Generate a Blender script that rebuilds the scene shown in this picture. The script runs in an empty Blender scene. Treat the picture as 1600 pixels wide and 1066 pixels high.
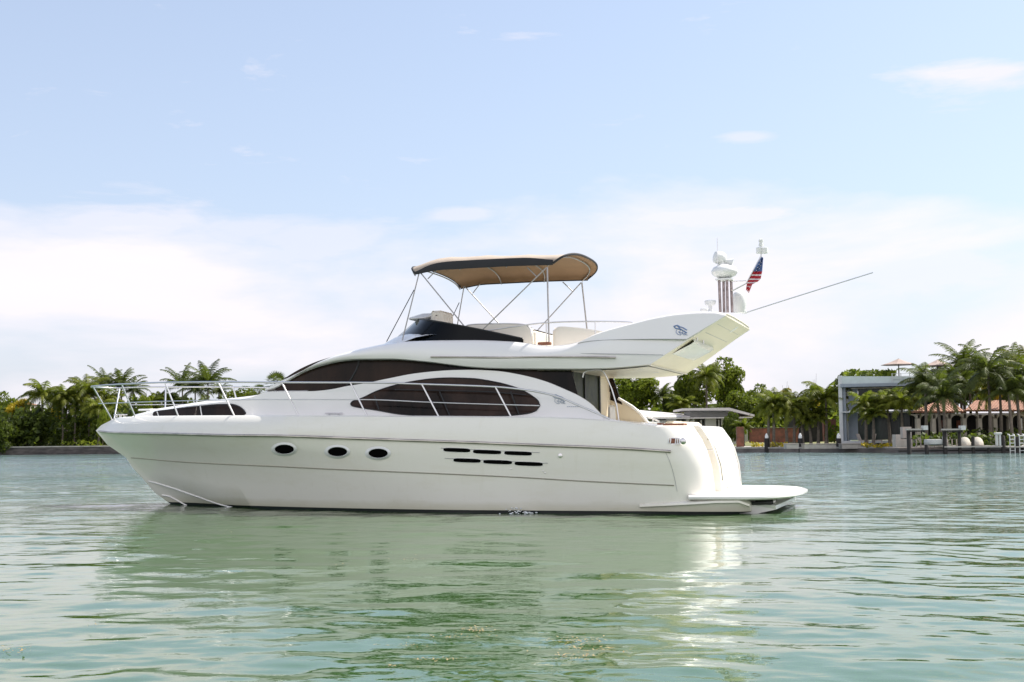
import bpy, math, random
import numpy as np
from mathutils import Vector, Matrix
random.seed(7); RNG = np.random.default_rng(7)
C = bpy.context.scene.collection
scene = bpy.context.scene
R = math.radians

# ------------------------------------------------------------ camera
F, H0, TH = 2000.0, 688.0, R(0.6)
PH = math.atan((H0 - 533) / F)
CH = 1.18
cam = bpy.data.cameras.new('camera'); cam.sensor_width = 36; cam.lens = 36 * F / 1600
cam.clip_start = 0.1; cam.clip_end = 20000
camo = bpy.data.objects.new('camera', cam); C.objects.link(camo); scene.camera = camo
cth, sth = math.cos(TH), math.sin(TH)
r0 = Vector((1, 0, 0)); u0 = Vector((0, -math.sin(PH), math.cos(PH))); fw = Vector((0, math.cos(PH), math.sin(PH)))
rx = r0 * cth - u0 * sth; ux = r0 * sth + u0 * cth
M4 = Matrix(((rx.x, ux.x, -fw.x, 0), (rx.y, ux.y, -fw.y, 0), (rx.z, ux.z, -fw.z, CH), (0, 0, 0, 1)))
camo.matrix_world = M4

# ------------------------------------------------------------ light
SUN_AZ, SUN_EL = R(24), R(52)          # azimuth from +X towards +Y
sd = Vector((math.cos(SUN_EL) * math.cos(SUN_AZ), math.cos(SUN_EL) * math.sin(SUN_AZ), math.sin(SUN_EL)))
sl = bpy.data.lights.new('sun', 'SUN'); sl.energy = 3.5; sl.angle = R(0.5); sl.color = (1.0, 0.95, 0.87)
so = bpy.data.objects.new('sun', sl); C.objects.link(so)
so.rotation_euler = sd.to_track_quat('Z', 'Y').to_euler(); so.location = (60, 20, 90)
scene.view_settings.view_transform = 'Standard'; scene.view_settings.look = 'None'
scene.view_settings.gamma = 1; scene.view_settings.exposure = 1.08
scene.cycles.max_bounces = 8
world = bpy.data.worlds.new('World'); scene.world = world; world.use_nodes = True


class NT:
    def __init__(s, tree): s.t = tree; s.n = tree.nodes; s.l = tree.links
    def add(s, typ, **kw):
        n = s.n.new(typ)
        for k, v in kw.items(): setattr(n, k, v)
        return n
    def put(s, sock, v):
        if isinstance(v, bpy.types.NodeSocket): s.l.new(v, sock)
        elif v is not None: sock.default_value = v
    def math(s, op, a, b=None, c=None, clamp=False):
        n = s.add('ShaderNodeMath', operation=op, use_clamp=clamp)
        for i, v in enumerate((a, b, c)):
            if v is not None: s.put(n.inputs[i], v)
        return n.outputs[0]
    def mix(s, f, a, b, blend='MIX'):
        n = s.add('ShaderNodeMix', data_type='RGBA', blend_type=blend)
        s.put(n.inputs[0], f); s.put(n.inputs[6], a); s.put(n.inputs[7], b); return n.outputs[2]
    def noise(s, vec, scale, detail=4, rough=.5, dist=0):
        n = s.add('ShaderNodeTexNoise'); s.put(n.inputs['Vector'], vec)
        n.inputs['Scale'].default_value = scale; n.inputs['Detail'].default_value = detail
        n.inputs['Roughness'].default_value = rough; n.inputs['Distortion'].default_value = dist
        return n.outputs['Fac']
    def ramp(s, f, pts):
        n = s.add('ShaderNodeValToRGB'); s.put(n.inputs[0], f); e = n.color_ramp.elements
        while len(e) < len(pts): e.new(0.5)
        for i, (p, c) in enumerate(pts):
            e[i].position = p; e[i].color = c if len(c) == 4 else (*c, 1)
        return n.outputs[0]
    def mapping(s, vec, scale=(1, 1, 1), loc=(0, 0, 0), rot=(0, 0, 0)):
        n = s.add('ShaderNodeMapping'); s.put(n.inputs[0], vec); n.inputs['Scale'].default_value = scale
        n.inputs['Location'].default_value = loc; n.inputs['Rotation'].default_value = rot; return n.outputs[0]


def g(v): return (v, v, v, 1)


w = NT(world.node_tree); w.n.clear()
sky = w.add('ShaderNodeTexSky', sky_type='NISHITA'); sky.sun_disc = False
sky.sun_elevation = SUN_EL; sky.sun_rotation = math.atan2(sd.x, sd.y)
sky.air_density = .9; sky.dust_density = 2.0; sky.ozone_density = 1.2; sky.altitude = 0
geo = w.add('ShaderNodeNewGeometry')
tc = w.add('ShaderNodeTexCoord')
sep = w.add('ShaderNodeSeparateXYZ'); w.l.new(tc.outputs['Generated'], sep.inputs[0])
el = sep.outputs[2]
# clouds: broken bands low in the sky, thin wisps higher up
v1 = w.mapping(tc.outputs['Generated'], (1.0, 1.0, 3.4), (0.35, 0.1, 0.07))
n1 = w.noise(v1, 3.1, 8, .56, .25)
v2 = w.mapping(tc.outputs['Generated'], (0.8, 0.8, 6.0), (2.3, 1.0, 0.4))
n2 = w.noise(v2, 4.2, 6, .55, .5)
band = w.ramp(el, [(0.0, g(.55)), (.05, g(.58)), (.10, g(.58)), (.165, g(.46)), (.22, g(.30)), (.30, g(.18)), (.5, g(.14)), (1, g(.10))])
cl1 = w.ramp(w.math('ADD', n1, w.math('SUBTRACT', band, .5)), [(.44, g(0)), (.66, g(1))])
cl2 = w.ramp(w.math('ADD', n2, w.math('SUBTRACT', band, .38)), [(.66, g(0)), (.90, g(.3))])
uu = w.math('DIVIDE', sep.outputs[0], w.math('MAXIMUM', sep.outputs[1], .02)); vv = w.math('DIVIDE', el, w.math('MAXIMUM', sep.outputs[1], .02))
n3 = w.noise(w.mapping(tc.outputs['Generated'], (1.0, 1.0, 4.5), (4.1, .3, 1.9)), 9, 8, .6, .4)
cl = w.math('MAXIMUM', cl1, cl2)
for (cx_, cy_, sx_, sy_, am) in ((1560, 118, 120, 26, .9), (1100, 340, 210, 20, .75), (1175, 212, 40, 9, .5), (730, 332, 40, 9, .5), (170, 345, 110, 34, .6), (420, 390, 200, 40, .5), (1450, 430, 170, 40, .6), (980, 400, 170, 34, .5)):
    e1 = w.math('POWER', w.math('DIVIDE', w.math('SUBTRACT', uu, (cx_ - 800) / 2000), sx_ / 2000), 2.0)
    e2 = w.math('POWER', w.math('DIVIDE', w.math('SUBTRACT', vv, (688 - cy_) / 2000), sy_ / 2000), 2.0)
    gs = w.math('EXPONENT', w.math('MULTIPLY', w.math('ADD', e1, e2), -.6))
    pf = w.ramp(w.math('ADD', n3, w.math('MULTIPLY', gs, .42)), [(.62, g(0)), (.86, g(am))])
    cl = w.math('MAXIMUM', cl, pf)
SKYK = 0.10
haze = w.ramp(el, [(0.0, g(.72)), (.08, g(.60)), (.2, g(.48)), (.4, g(.36)), (1, g(.1))])
SK = 1 / SKYK
skyt = w.mix(1.0, sky.outputs[0], (.86, .96, .98, 1), 'MULTIPLY')
base = w.mix(haze, skyt, (0.375 * SK, .39 * SK, .455 * SK, 1))
ccol = w.mix(n1, (.42 * SK, .405 * SK, .45 * SK, 1), (.56 * SK, .52 * SK, .53 * SK, 1))
skyc = w.mix(w.math('MULTIPLY', cl, .85), base, ccol)
back_fill = w.math('MULTIPLY', w.ramp(w.math('MULTIPLY_ADD', sep.outputs[1], -.5, .5), [(.52, g(0)), (.75, g(1))]), w.ramp(w.math('ADD', el, w.math('MULTIPLY', n1, .3)), [(.12, g(1)), (.75, g(1)), (1.0, g(0))]))
back_fill = w.math('MULTIPLY', back_fill, w.ramp(n1, [(.30, g(.45)), (.62, g(1))]))
skyc = w.mix(back_fill, skyc, (.70 * SK, .68 * SK, .70 * SK, 1))  # unseen bright clouds behind the camera, added to fill the shaded hull side
bg = w.add('ShaderNodeBackground'); w.put(bg.inputs[0], skyc); bg.inputs[1].default_value = SKYK
wo = w.add('ShaderNodeOutputWorld'); w.l.new(bg.outputs[0], wo.inputs[0])


# ------------------------------------------------------------ materials
def mat(name, col, rough=.5, metal=0, var=.12, vscale=3.0, col2=None, bump=0, bscale=20, coat=0, spec=.5, objrand=0, trans=0, emit=None, stretch=(1, 1, 1)):
    m = bpy.data.materials.new(name); m.use_nodes = True
    t = NT(m.node_tree); b = t.n['Principled BSDF']
    tcn = t.add('ShaderNodeTexCoord'); vec = t.mapping(tcn.outputs['Object'], stretch)
    c1 = (*col, 1); c2 = (*(col2 or [max(0, c * (1 - var)) for c in col]), 1)
    nz = t.noise(vec, vscale, 6, .6)
    f = t.ramp(nz, [(.35, g(0)), (.65, g(1))])
    out = t.mix(f, c1, c2)
    if objrand:
        oi = t.add('ShaderNodeObjectInfo'); hs = t.add('ShaderNodeHueSaturation')
        t.put(hs.inputs['Color'], out)
        t.put(hs.inputs['Value'], t.math('MULTIPLY_ADD', oi.outputs['Random'], objrand, 1 - objrand / 2))
        t.put(hs.inputs['Hue'], t.math('MULTIPLY_ADD', oi.outputs['Random'], -.05, .52))
        out = hs.outputs[0]
    t.put(b.inputs['Base Color'], out)
    b.inputs['Roughness'].default_value = rough; b.inputs['Metallic'].default_value = metal
    b.inputs['Specular IOR Level'].default_value = spec
    b.inputs['Coat Weight'].default_value = coat; b.inputs['Coat Roughness'].default_value = .06
    if bump:
        bn = t.add('ShaderNodeBump'); bn.inputs['Strength'].default_value = bump; bn.inputs['Distance'].default_value = .02
        t.put(bn.inputs['Height'], t.noise(vec, bscale, 5, .6)); t.l.new(bn.outputs[0], b.inputs['Normal'])
    return m


def leafmat(name, col, col2, objrand=.35, trans=.35, vscale=1.6):
    m = bpy.data.materials.new(name); m.use_nodes = True
    t = NT(m.node_tree); b = t.n['Principled BSDF']; o = t.n['Material Output']
    tcn = t.add('ShaderNodeTexCoord'); at_ = t.add('ShaderNodeAttribute', attribute_name='leafv')
    nz = t.noise(tcn.outputs['Object'], vscale, 3, .6)
    f = t.math('ADD', t.math('MULTIPLY', at_.outputs['Fac'], .7), t.math('MULTIPLY', t.math('SUBTRACT', nz, .35), 1.2), clamp=True)
    c = t.mix(f, (*col, 1), (*col2, 1))
    oi = t.add('ShaderNodeObjectInfo'); hs = t.add('ShaderNodeHueSaturation'); t.put(hs.inputs['Color'], c)
    t.put(hs.inputs['Value'], t.math('MULTIPLY_ADD', oi.outputs['Random'], objrand, 1 - objrand / 2))
    c = hs.outputs[0]
    t.put(b.inputs['Base Color'], c); b.inputs['Roughness'].default_value = .5
    b.inputs['Specular IOR Level'].default_value = .18
    tr = t.add('ShaderNodeBsdfTranslucent')
    t.put(tr.inputs[0], t.mix(.5, c, (.22, .30, .02, 1)))
    mx = t.add('ShaderNodeMixShader'); mx.inputs[0].default_value = trans
    t.l.new(b.outputs[0], mx.inputs[1]); t.l.new(tr.outputs[0], mx.inputs[2]); t.l.new(mx.outputs[0], o.inputs[0])
    return m


MT = {}
MT['gel'] = mat('gelcoat_white', (.82, .80, .78), .35, var=.03, vscale=.8, coat=.6, bump=.12, bscale=1.3)
MT['cream'] = mat('gelcoat_cream', (.78, .68, .52), .4, var=.04, vscale=1.5)
MT['underside'] = mat('gelcoat_bounce_warm', (.80, .73, .58), .35, var=.05, vscale=1.2)  # warm bounce light under the arch painted into the gelcoat colour
MT['steel'] = mat('stainless_steel', (.72, .70, .70), .28, metal=1, var=.1)
MT['rail'] = mat('rub_rail_steel', (.62, .56, .50), .28, metal=.8, var=.35, vscale=2.5)
MT['groove'] = mat('dark_seam', (.30, .28, .22), .6)
MT['seam'] = mat('light_seam', (.42, .42, .42), .5)
MT['mast'] = mat('mast_steel', (.42, .34, .33), .3, metal=.8, var=.5, vscale=9)
MT['strut'] = mat('dull_strut_steel', (.40, .38, .37), .45, metal=.6, var=.1)
MT['rubber'] = mat('black_rubber', (.012, .012, .013), .5)
MT['void'] = mat('black_opening', (.003, .003, .003), .8, spec=0.02)
MT['canvas'] = mat('tan_canvas', (.45, .37, .30), .85, var=.12, vscale=4, bump=.15, bscale=60)
MT['lining'] = mat('canvas_underside_shade', (.27, .165, .09), .85, var=.12, vscale=4, bump=.15, bscale=60)  # same canvas from below: brown of light through the cloth painted as colour
MT['navy'] = mat('navy_canvas', (.020, .020, .024), .7, var=.2)
MT['vinyl'] = mat('cream_vinyl', (.80, .74, .64), .5, var=.06)
MT['plast'] = mat('white_plastic', (.78, .78, .77), .35, var=.05)
MT['teak'] = mat('teak_wood', (.24, .085, .04), .55, var=.4, vscale=6, stretch=(1, 8, 8))
MT['blue'] = mat('blue_emblem_paint', (.20, .30, .52), .35, var=.2)
MT['greyblue'] = mat('grey_blue_emblem_paint', (.40, .45, .52), .35, var=.2)
MT['red'] = mat('flag_red', (.42, .015, .03), .7, var=.15)
MT['fwhite'] = mat('flag_white', (.75, .72, .72), .7, var=.05)
MT['fblue'] = mat('flag_blue', (.09, .15, .34), .7, var=.2)
MT['smoke'] = mat('smoked_acrylic', (.002, .003, .004), .12, var=.5, spec=.15)
MT['concrete'] = mat('weathered_concrete', (.16, .14, .13), .85, var=.45, vscale=1.2, bump=.3)
MT['wet_concrete'] = mat('dark_stained_concrete', (.10, .085, .08), .85, var=.6, vscale=.8, bump=.3, stretch=(1, 1, 4))
MT['coping'] = mat('pale_coping', (.42, .39, .35), .8, var=.35, vscale=1.5)
MT['wood_dark'] = mat('tarred_piling', (.022, .018, .016), .8, var=.4, bump=.4)
MT['wood_grey'] = mat('weathered_dock_wood', (.17, .14, .12), .8, var=.35, stretch=(1, 6, 1))
MT['white'] = mat('white_house_paint', (.50, .50, .48), .6, var=.08)
MT['grey'] = mat('blue_grey_render', (.26, .30, .35), .6, var=.08)
MT['soffit'] = mat('pale_grey_render', (.55, .56, .56), .6, var=.08)
MT['parapet'] = mat('frosted_parapet_glass', (.50, .57, .55), .25, var=.1)
MT['roofw'] = mat('pale_flat_roof', (.62, .58, .55), .7, var=.12, vscale=1)
MT['stucco'] = mat('cream_stucco', (.55, .50, .42), .8, var=.15, bump=.2)
MT['brick'] = mat('terracotta_wall', (.30, .11, .07), .8, col2=(.12, .06, .04), vscale=2, bump=.3)
MT['trunk'] = mat('palm_bark', (.17, .14, .11), .85, var=.5, vscale=3, stretch=(1, 1, 5), bump=.4)
MT['bark'] = mat('tree_bark', (.10, .075, .055), .9, var=.4, vscale=4, bump=.5)
MT['sail'] = mat('tan_shade_cloth', (.36, .27, .23), .8)
MT['beige'] = mat('beige_cover_cloth', (.55, .50, .42), .8, var=.15)
MT['wfurn'] = mat('pale_furniture_paint', (.42, .36, .32), .6, var=.2)
MT['leaf'] = leafmat('green_leaves', (.010, .028, .006), (.24, .28, .02), trans=.45)
MT['leafd'] = leafmat('dark_leaves', (.006, .016, .005), (.11, .14, .02), trans=.4)
MT['leafy'] = leafmat('yellow_leaves', (.20, .17, .015), (.72, .50, .03), .2)
MT['leafl'] = leafmat('lime_leaves', (.07, .11, .012), (.34, .38, .03), .2)
MT['frond'] = leafmat('palm_fronds', (.010, .026, .006), (.24, .25, .03), trans=.42)
MT['frondd'] = leafmat('dark_palm_fronds', (.005, .014, .005), (.12, .14, .04), trans=.3)
MT['grass'] = mat('lawn', (.10, .13, .03), .9, col2=(.22, .20, .09), vscale=.3, bump=.5)


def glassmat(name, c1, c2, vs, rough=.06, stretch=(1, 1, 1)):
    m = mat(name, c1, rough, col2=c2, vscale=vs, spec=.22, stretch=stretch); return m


MT['glass'] = glassmat('tinted_glass_reflections', (.004, .004, .004), (.030, .017, .012), 1.1, stretch=(1, 1, .35))  # dark tint, with faint brown reflections painted in as noise
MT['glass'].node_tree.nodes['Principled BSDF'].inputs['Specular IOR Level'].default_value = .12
MT['glass_refl'] = glassmat('glass_brown_reflections', (.002, .002, .002), (.060, .034, .026), .85, stretch=(1, 1, .8))  # reddish-brown reflections painted into the opaque dark glass as noise
MT['glass_refl'].node_tree.nodes['Principled BSDF'].inputs['Specular IOR Level'].default_value = .13
MT['houseglass'] = glassmat('green_tinted_house_glass', (.008, .014, .012), (.035, .055, .048), .8, .12, (1.5, 1, .3))
MT['darkroom'] = mat('shaded_opening', (.02, .018, .016), .8, var=.5)

# hull paint: white gelcoat with black antifouling below the waterline
m = MT['gel'].copy(); m.name = 'hull_paint'; MT['hull'] = m
t = NT(m.node_tree); b = t.n['Principled BSDF']; src = b.inputs['Base Color'].links[0].from_socket
tcn = t.add('ShaderNodeTexCoord'); sp = t.add('ShaderNodeSeparateXYZ'); t.l.new(tcn.outputs['Object'], sp.inputs[0])
blk = t.math('LESS_THAN', sp.outputs[2], .045)
st = t.noise(t.mapping(tcn.outputs['Object'], (.6, .6, 2.0)), 2.2, 7, .65)
src2 = t.mix(t.ramp(st, [(.50, g(0)), (.75, g(.35))]), src, (.62, .58, .46, 1))
strk = t.noise(t.mapping(tcn.outputs['Object'], (9, 9, .5)), 1.2, 4, .6)
src2 = t.mix(t.ramp(strk, [(.58, g(0)), (.75, g(.16))]), src2, (.50, .46, .34, 1))
scum = t.math('MULTIPLY', t.ramp(t.math('ADD', sp.outputs[2], t.math('MULTIPLY', st, -.12)), [(0, g(.75)), (.07, g(.45)), (.14, g(0))]), .8)
src2 = t.mix(scum, src2, (.36, .33, .19, 1))
src2 = t.mix(.85, src2, (.80, .76, .64, 1), 'MULTIPLY') if False else t.mix(.40, src2, (.80, .76, .62, 1))
t.put(b.inputs['Base Color'], t.mix(blk, src2, (.006, .007, .008, 1)))

# tiled roof
m = mat('terracotta_roof_tiles', (.44, .22, .14), .8, col2=(.30, .14, .09), vscale=2); MT['tile'] = m
MT['curtain'] = mat('green_grey_curtain', (.10, .14, .12), .8)
t = NT(m.node_tree); b = t.n['Principled BSDF']; tcn = t.add('ShaderNodeTexCoord')
wv = t.add('ShaderNodeTexWave', wave_type='BANDS', bands_direction='X'); t.l.new(tcn.outputs['Object'], wv.inputs[0])
wv.inputs['Scale'].default_value = 1.4
bn = t.add('ShaderNodeBump'); bn.inputs['Distance'].default_value = .12; t.l.new(wv.outputs[1], bn.inputs['Height']); t.l.new(bn.outputs[0], b.inputs['Normal'])

# water
m = bpy.data.materials.new('sea_water'); m.use_nodes = True; MT['water'] = m
t = NT(m.node_tree); b = t.n['Principled BSDF']; gm = t.add('ShaderNodeNewGeometry')
pos = gm.outputs['Position']
nl = t.noise(t.mapping(pos, (.03, .06, 1)), 1.0, 4, .6)
colr = t.mix(t.ramp(nl, [(.3, g(0)), (.7, g(1))]), (.030, .082, .014, 1), (.042, .102, .026, 1))
spw = t.add('ShaderNodeSeparateXYZ'); t.l.new(pos, spw.inputs[0])
far_pale = t.add('ShaderNodeMapRange'); t.put(far_pale.inputs[0], t.math('ADD', spw.outputs[1], t.math('MULTIPLY', nl, 14))); far_pale.inputs[1].default_value = 30; far_pale.inputs[2].default_value = 75
colr = t.mix(far_pale.outputs[0], colr, (.18, .27, .26, 1))  # far water paler: turbid body plus sky reflection mixed into the colour
t.put(b.inputs['Base Color'], colr)
b.inputs['Roughness'].default_value = .03; b.inputs['IOR'].default_value = 1.85
mp = t.mapping(pos, (1.0, 1.6, 1))
cd = t.add('ShaderNodeCameraData')
h1 = t.noise(mp, 4.6, 3, .55, .3)
h2 = t.noise(t.mapping(pos, (.8, 1.5, 1)), 1.5, 5, .55, .2)
far = t.add('ShaderNodeVectorMath', operation='LENGTH'); t.l.new(pos, far.inputs[0])
ff = t.add('ShaderNodeMapRange'); t.put(ff.inputs[0], far.outputs['Value'])
ff.inputs[1].default_value = 14; ff.inputs[2].default_value = 45; ff.inputs[3].default_value = 0.0; ff.inputs[4].default_value = 1
patch = t.ramp(t.noise(t.mapping(pos, (.05, .09, 1)), 1.0, 3, .5), [(.38, g(.45)), (.62, g(1))])
f1 = t.math('MULTIPLY_ADD', ff.outputs[0], .40, .07)
hh = t.math('ADD', t.math('MULTIPLY', h1, f1), t.math('MULTIPLY', t.math('MULTIPLY', h2, ff.outputs[0]), 2.8))
hh = t.math('MULTIPLY', hh, patch)
bn = t.add('ShaderNodeBump'); bn.inputs['Strength'].default_value = 1; bn.inputs['Distance'].default_value = .045
t.l.new(hh, bn.inputs['Height']); t.l.new(bn.outputs[0], b.inputs['Normal'])


# ------------------------------------------------------------ mesh helpers
class MB:
    def __init__(s): s.v = []; s.f = []; s.a = None
    def add(s, vs, fs):
        o = len(s.v); s.v += [tuple(p) for p in vs]; s.f += [tuple(i + o for i in f) for f in fs]; return s
    def box(s, c, d, rz=0, taper=1.0, bev=0):
        cx, cy, cz = c; dx, dy, dz = d[0] / 2, d[1] / 2, d[2] / 2; ca, sa = math.cos(rz), math.sin(rz)
        b_ = min(bev, dx * .9, dy * .9, dz * .9) if bev else 0
        def ring(hx, hy, z):
            if b_:
                pts = [(hx - b_, -hy), (hx, -hy + b_), (hx, hy - b_), (hx - b_, hy), (-hx + b_, hy), (-hx, hy - b_), (-hx, -hy + b_), (-hx + b_, -hy)]
            else: pts = [(hx, -hy), (hx, hy), (-hx, hy), (-hx, -hy)]
            return [(cx + x * ca - y * sa, cy + x * sa + y * ca, cz + z) for x, y in pts]
        if b_: rs = [ring(dx - b_, dy - b_, -dz), ring(dx, dy, -dz + b_), ring(dx * taper, dy * taper, dz - b_), ring(dx * taper - b_, dy * taper - b_, dz)]
        else: rs = [ring(dx, dy, -dz), ring(dx * taper, dy * taper, dz)]
        n = len(rs[0]); vs = [p for r_ in rs for p in r_]; fs = []
        for k in range(len(rs) - 1):
            for i in range(n): j = (i + 1) % n; fs.append((k * n + i, k * n + j, (k + 1) * n + j, (k + 1) * n + i))
        fs.append(tuple(range(n))[::-1]); fs.append(tuple((len(rs) - 1) * n + i for i in range(n)))
        return s.add(vs, fs)
    def tube(s, pts, r, n=8, r2=None, flat=1.0):
        pts = [Vector(p) for p in pts]; r2 = r if r2 is None else r2; vs = []; fs = []
        pu = None
        for i, p in enumerate(pts):
            d = (pts[min(i + 1, len(pts) - 1)] - pts[max(i - 1, 0)])
            if d.length < 1e-9: d = Vector((0, 0, 1))
            d.normalize()
            if pu is None:
                pu = d.orthogonal().normalized()
            pu = (pu - d * pu.dot(d)); pu = pu.normalized() if pu.length > 1e-6 else d.orthogonal().normalized()
            bz = d.cross(pu); rr = r + (r2 - r) * i / max(1, len(pts) - 1)
            for k in range(n):
                a = 2 * math.pi * k / n; vs.append(p + pu * (rr * math.cos(a)) + bz * (rr * math.sin(a) * flat))
        for i in range(len(pts) - 1):
            for k in range(n):
                j = (k + 1) % n; fs.append((i * n + k, i * n + j, (i + 1) * n + j, (i + 1) * n + k))
        fs.append(tuple(range(n))[::-1]); fs.append(tuple((len(pts) - 1) * n + k for k in range(n)))
        return s.add(vs, fs)
    def lathe(s, prof, c=(0, 0, 0), n=20, sx=1, sy=1, axis=None):
        vs = []; fs = []; q = Vector((0, 0, 1)).rotation_difference(Vector(axis)) if axis else None
        for r, z in prof:
            for k in range(n):
                a = 2 * math.pi * k / n; p = Vector((r * math.cos(a) * sx, r * math.sin(a) * sy, z))
                if q: p = q @ p
                vs.append((p.x + c[0], p.y + c[1], p.z + c[2]))
        for i in range(len(prof) - 1):
            for k in range(n):
                j = (k + 1) % n; fs.append((i * n + k, i * n + j, (i + 1) * n + j, (i + 1) * n + k))
        fs.append(tuple(range(n))[::-1]); fs.append(tuple((len(prof) - 1) * n + k for k in range(n)))
        return s.add(vs, fs)
    def grid(s, P, close=False, flip=False):
        n = len(P); m_ = len(P[0]); vs = [p for row in P for p in row]; fs = []
        for i in range(n - 1):
            for j in range(m_ - (0 if close else 1)):
                k = (j + 1) % m_; q = (i * m_ + j, (i + 1) * m_ + j, (i + 1) * m_ + k, i * m_ + k)
                fs.append(q[::-1] if flip else q)
        return s.add(vs, fs)
    def prism(s, poly, off):
        n = len(poly); off = Vector(off); vs = [Vector(p) for p in poly] + [Vector(p) + off for p in poly]
        fs = [tuple(range(n))[::-1], tuple(range(n, 2 * n))] + [(i, (i + 1) % n, (i + 1) % n + n, i + n) for i in range(n)]
        return s.add(vs, fs)
    def build(s, name, m, parent=None, smooth=None, label=None, bevel=0):
        me = bpy.data.meshes.new(name); me.from_pydata(s.v, [], s.f); me.validate(); me.update()
        if smooth is not None:
            me.shade_smooth()
            if smooth < 180: me.set_sharp_from_angle(angle=R(smooth))
        if s.a is not None:
            at_ = me.attributes.new('leafv', 'FLOAT', 'FACE'); at_.data.foreach_set('value', np.array(s.a, dtype=np.float32)[:len(me.polygons)])
        me.materials.append(MT[m] if isinstance(m, str) else m)
        o = bpy.data.objects.new(name, me); C.objects.link(o)
        if parent is not None: o.parent = parent
        if label: o['label'] = label
        if bevel:
            bm_ = o.modifiers.new('bevel', 'BEVEL'); bm_.width = bevel; bm_.segments = 2; bm_.limit_method = 'ANGLE'; bm_.angle_limit = R(40)
        return o


def tag(o, label, cat, group=None):
    o['label'] = label; o['category'] = cat
    if group: o['group'] = group
    return o


def kind(o, k): o['kind'] = k; return o


def thing(name, loc, label, cat, group=None, rz=0, scale=None):
    o = bpy.data.objects.new(name, None); C.objects.link(o); o.location = loc; o.rotation_euler = (0, 0, rz)
    o.empty_display_size = .3
    if scale: o.scale = scale
    return tag(o, label, cat, group)


def mirrorP(P): return [[(p[0], -p[1], p[2]) for p in row] for row in P]


# ------------------------------------------------------------ pixel tracing
def ray(px, py):
    u_, v_ = (px - 800) / F, (533 - py) / F
    return rx * u_ + ux * v_ + fw


def at(px, py, Y):
    d = ray(px, py); return Vector((0, 0, CH)) + d * (Y / d.y)


def hz(px): return H0 - (px - 800) * math.tan(TH)


def zat(px, py, Y): return at(px, py, Y).z


# yacht frame: x forward from the transom, y to port, z up
PSI = R(18.2); YO = Vector((3.75, 21.8, 0))
AX = Vector((-math.cos(PSI), math.sin(PSI), 0)); PT = Vector((-math.sin(PSI), -math.cos(PSI), 0))


def ploc(px, py, t):
    d = ray(px, py); c0 = Vector((0, 0, CH)) - YO
    k = (t - c0.dot(PT)) / d.dot(PT); P = c0 + d * k
    return (P.dot(AX), t, P.z)


def trace(px, py, W, off=0.0, side=1):
    if not callable(W): return ploc(px, py, W * side + off * side)
    t_ = 1.5
    for _ in range(14):
        a_, _t, z_ = ploc(px, py, side * t_); t_ += .7 * (max(0.0, W(a_, z_)) + off - t_)
    a_, _t, z_ = ploc(px, py, side * t_)
    return (a_, side * t_, z_)


def zloc(px, py, z):      # meets a horizontal plane
    d = ray(px, py); c0 = Vector((0, 0, CH)) - YO; k = (z - CH) / d.z; P = c0 + d * k
    return (P.dot(AX), P.dot(PT), z)


def cint(pts, x):         # smooth interpolation through points
    xs = [p[0] for p in pts]; ys = [p[1] for p in pts]; n = len(xs)
    if x <= xs[0]: return ys[0]
    if x >= xs[-1]: return ys[-1]
    i = max(k for k in range(n) if xs[k] <= x); i = min(i, n - 2)
    def sl(k):
        if k <= 0: return (ys[1] - ys[0]) / (xs[1] - xs[0])
        if k >= n - 1: return (ys[-1] - ys[-2]) / (xs[-1] - xs[-2])
        a_ = (ys[k] - ys[k - 1]) / (xs[k] - xs[k - 1]); b_ = (ys[k + 1] - ys[k]) / (xs[k + 1] - xs[k])
        if a_ * b_ <= 0: return 0
        return 2 * a_ * b_ / (a_ + b_)
    h_ = xs[i + 1] - xs[i]; s_ = (x - xs[i]) / h_; m0, m1 = sl(i) * h_, sl(i + 1) * h_
    return (2 * s_**3 - 3 * s_**2 + 1) * ys[i] + (s_**3 - 2 * s_**2 + s_) * m0 + (-2 * s_**3 + 3 * s_**2) * ys[i + 1] + (s_**3 - s_**2) * m1


def lint(pts, x): return float(np.interp(x, [p[0] for p in pts], [p[1] for p in pts]))


def us(n, cosine=True):
    return [(1 - math.cos(math.pi * i / n)) / 2 if cosine else i / n for i in range(n + 1)]


def patchP(top, bot, W, off, n=48, m=5, cosine=True, side=1, bulge=None):
    P = []
    for u in us(n, cosine):
        xt = top[0][0] + (top[-1][0] - top[0][0]) * u; xb = bot[0][0] + (bot[-1][0] - bot[0][0]) * u
        yt, yb = cint(top, xt), cint(bot, xb); row = []
        for j in range(m + 1):
            v = j / m; px, py = xt + (xb - xt) * v, yt + (yb - yt) * v
            p = trace(px, py, W, off)
            if bulge: p = (p[0], p[1] + bulge(xt) * 4 * v * (1 - v), p[2])
            row.append((p[0], p[1] * side, p[2]))
        P.append(row)
    return P


def slab(mb, P, th, side=1):       # patch with a thickness
    mb.grid(P, flip=side > 0)
    Q = [[(p[0], p[1] - side * th, p[2]) for p in r_] for r_ in P]
    n, m_ = len(P), len(P[0])
    mb.grid(Q, flip=side < 0)
    ring = [(i, 0) for i in range(n)] + [(n - 1, j) for j in range(1, m_)] + [(i, m_ - 1) for i in range(n - 2, -1, -1)] + [(0, j) for j in range(m_ - 2, 0, -1)]
    mb.grid([[P[i][j] for i, j in ring], [Q[i][j] for i, j in ring]], close=True)
    return mb


yacht = thing('motor_yacht', YO, 'white flybridge motor yacht with tan sunshade lying still on green water, bow to the left', 'yacht', rz=math.pi - PSI)


def both(fn, name, m, smooth=40, label=None, parent=None, bevel=0):
    out = []
    for side in (1, -1):
        mb = MB(); fn(mb, side); out.append(mb.build(name, m, parent or yacht, smooth, label, bevel))
    return out


# ------------------------------------------------------------ hull
L = 12.78


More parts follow.
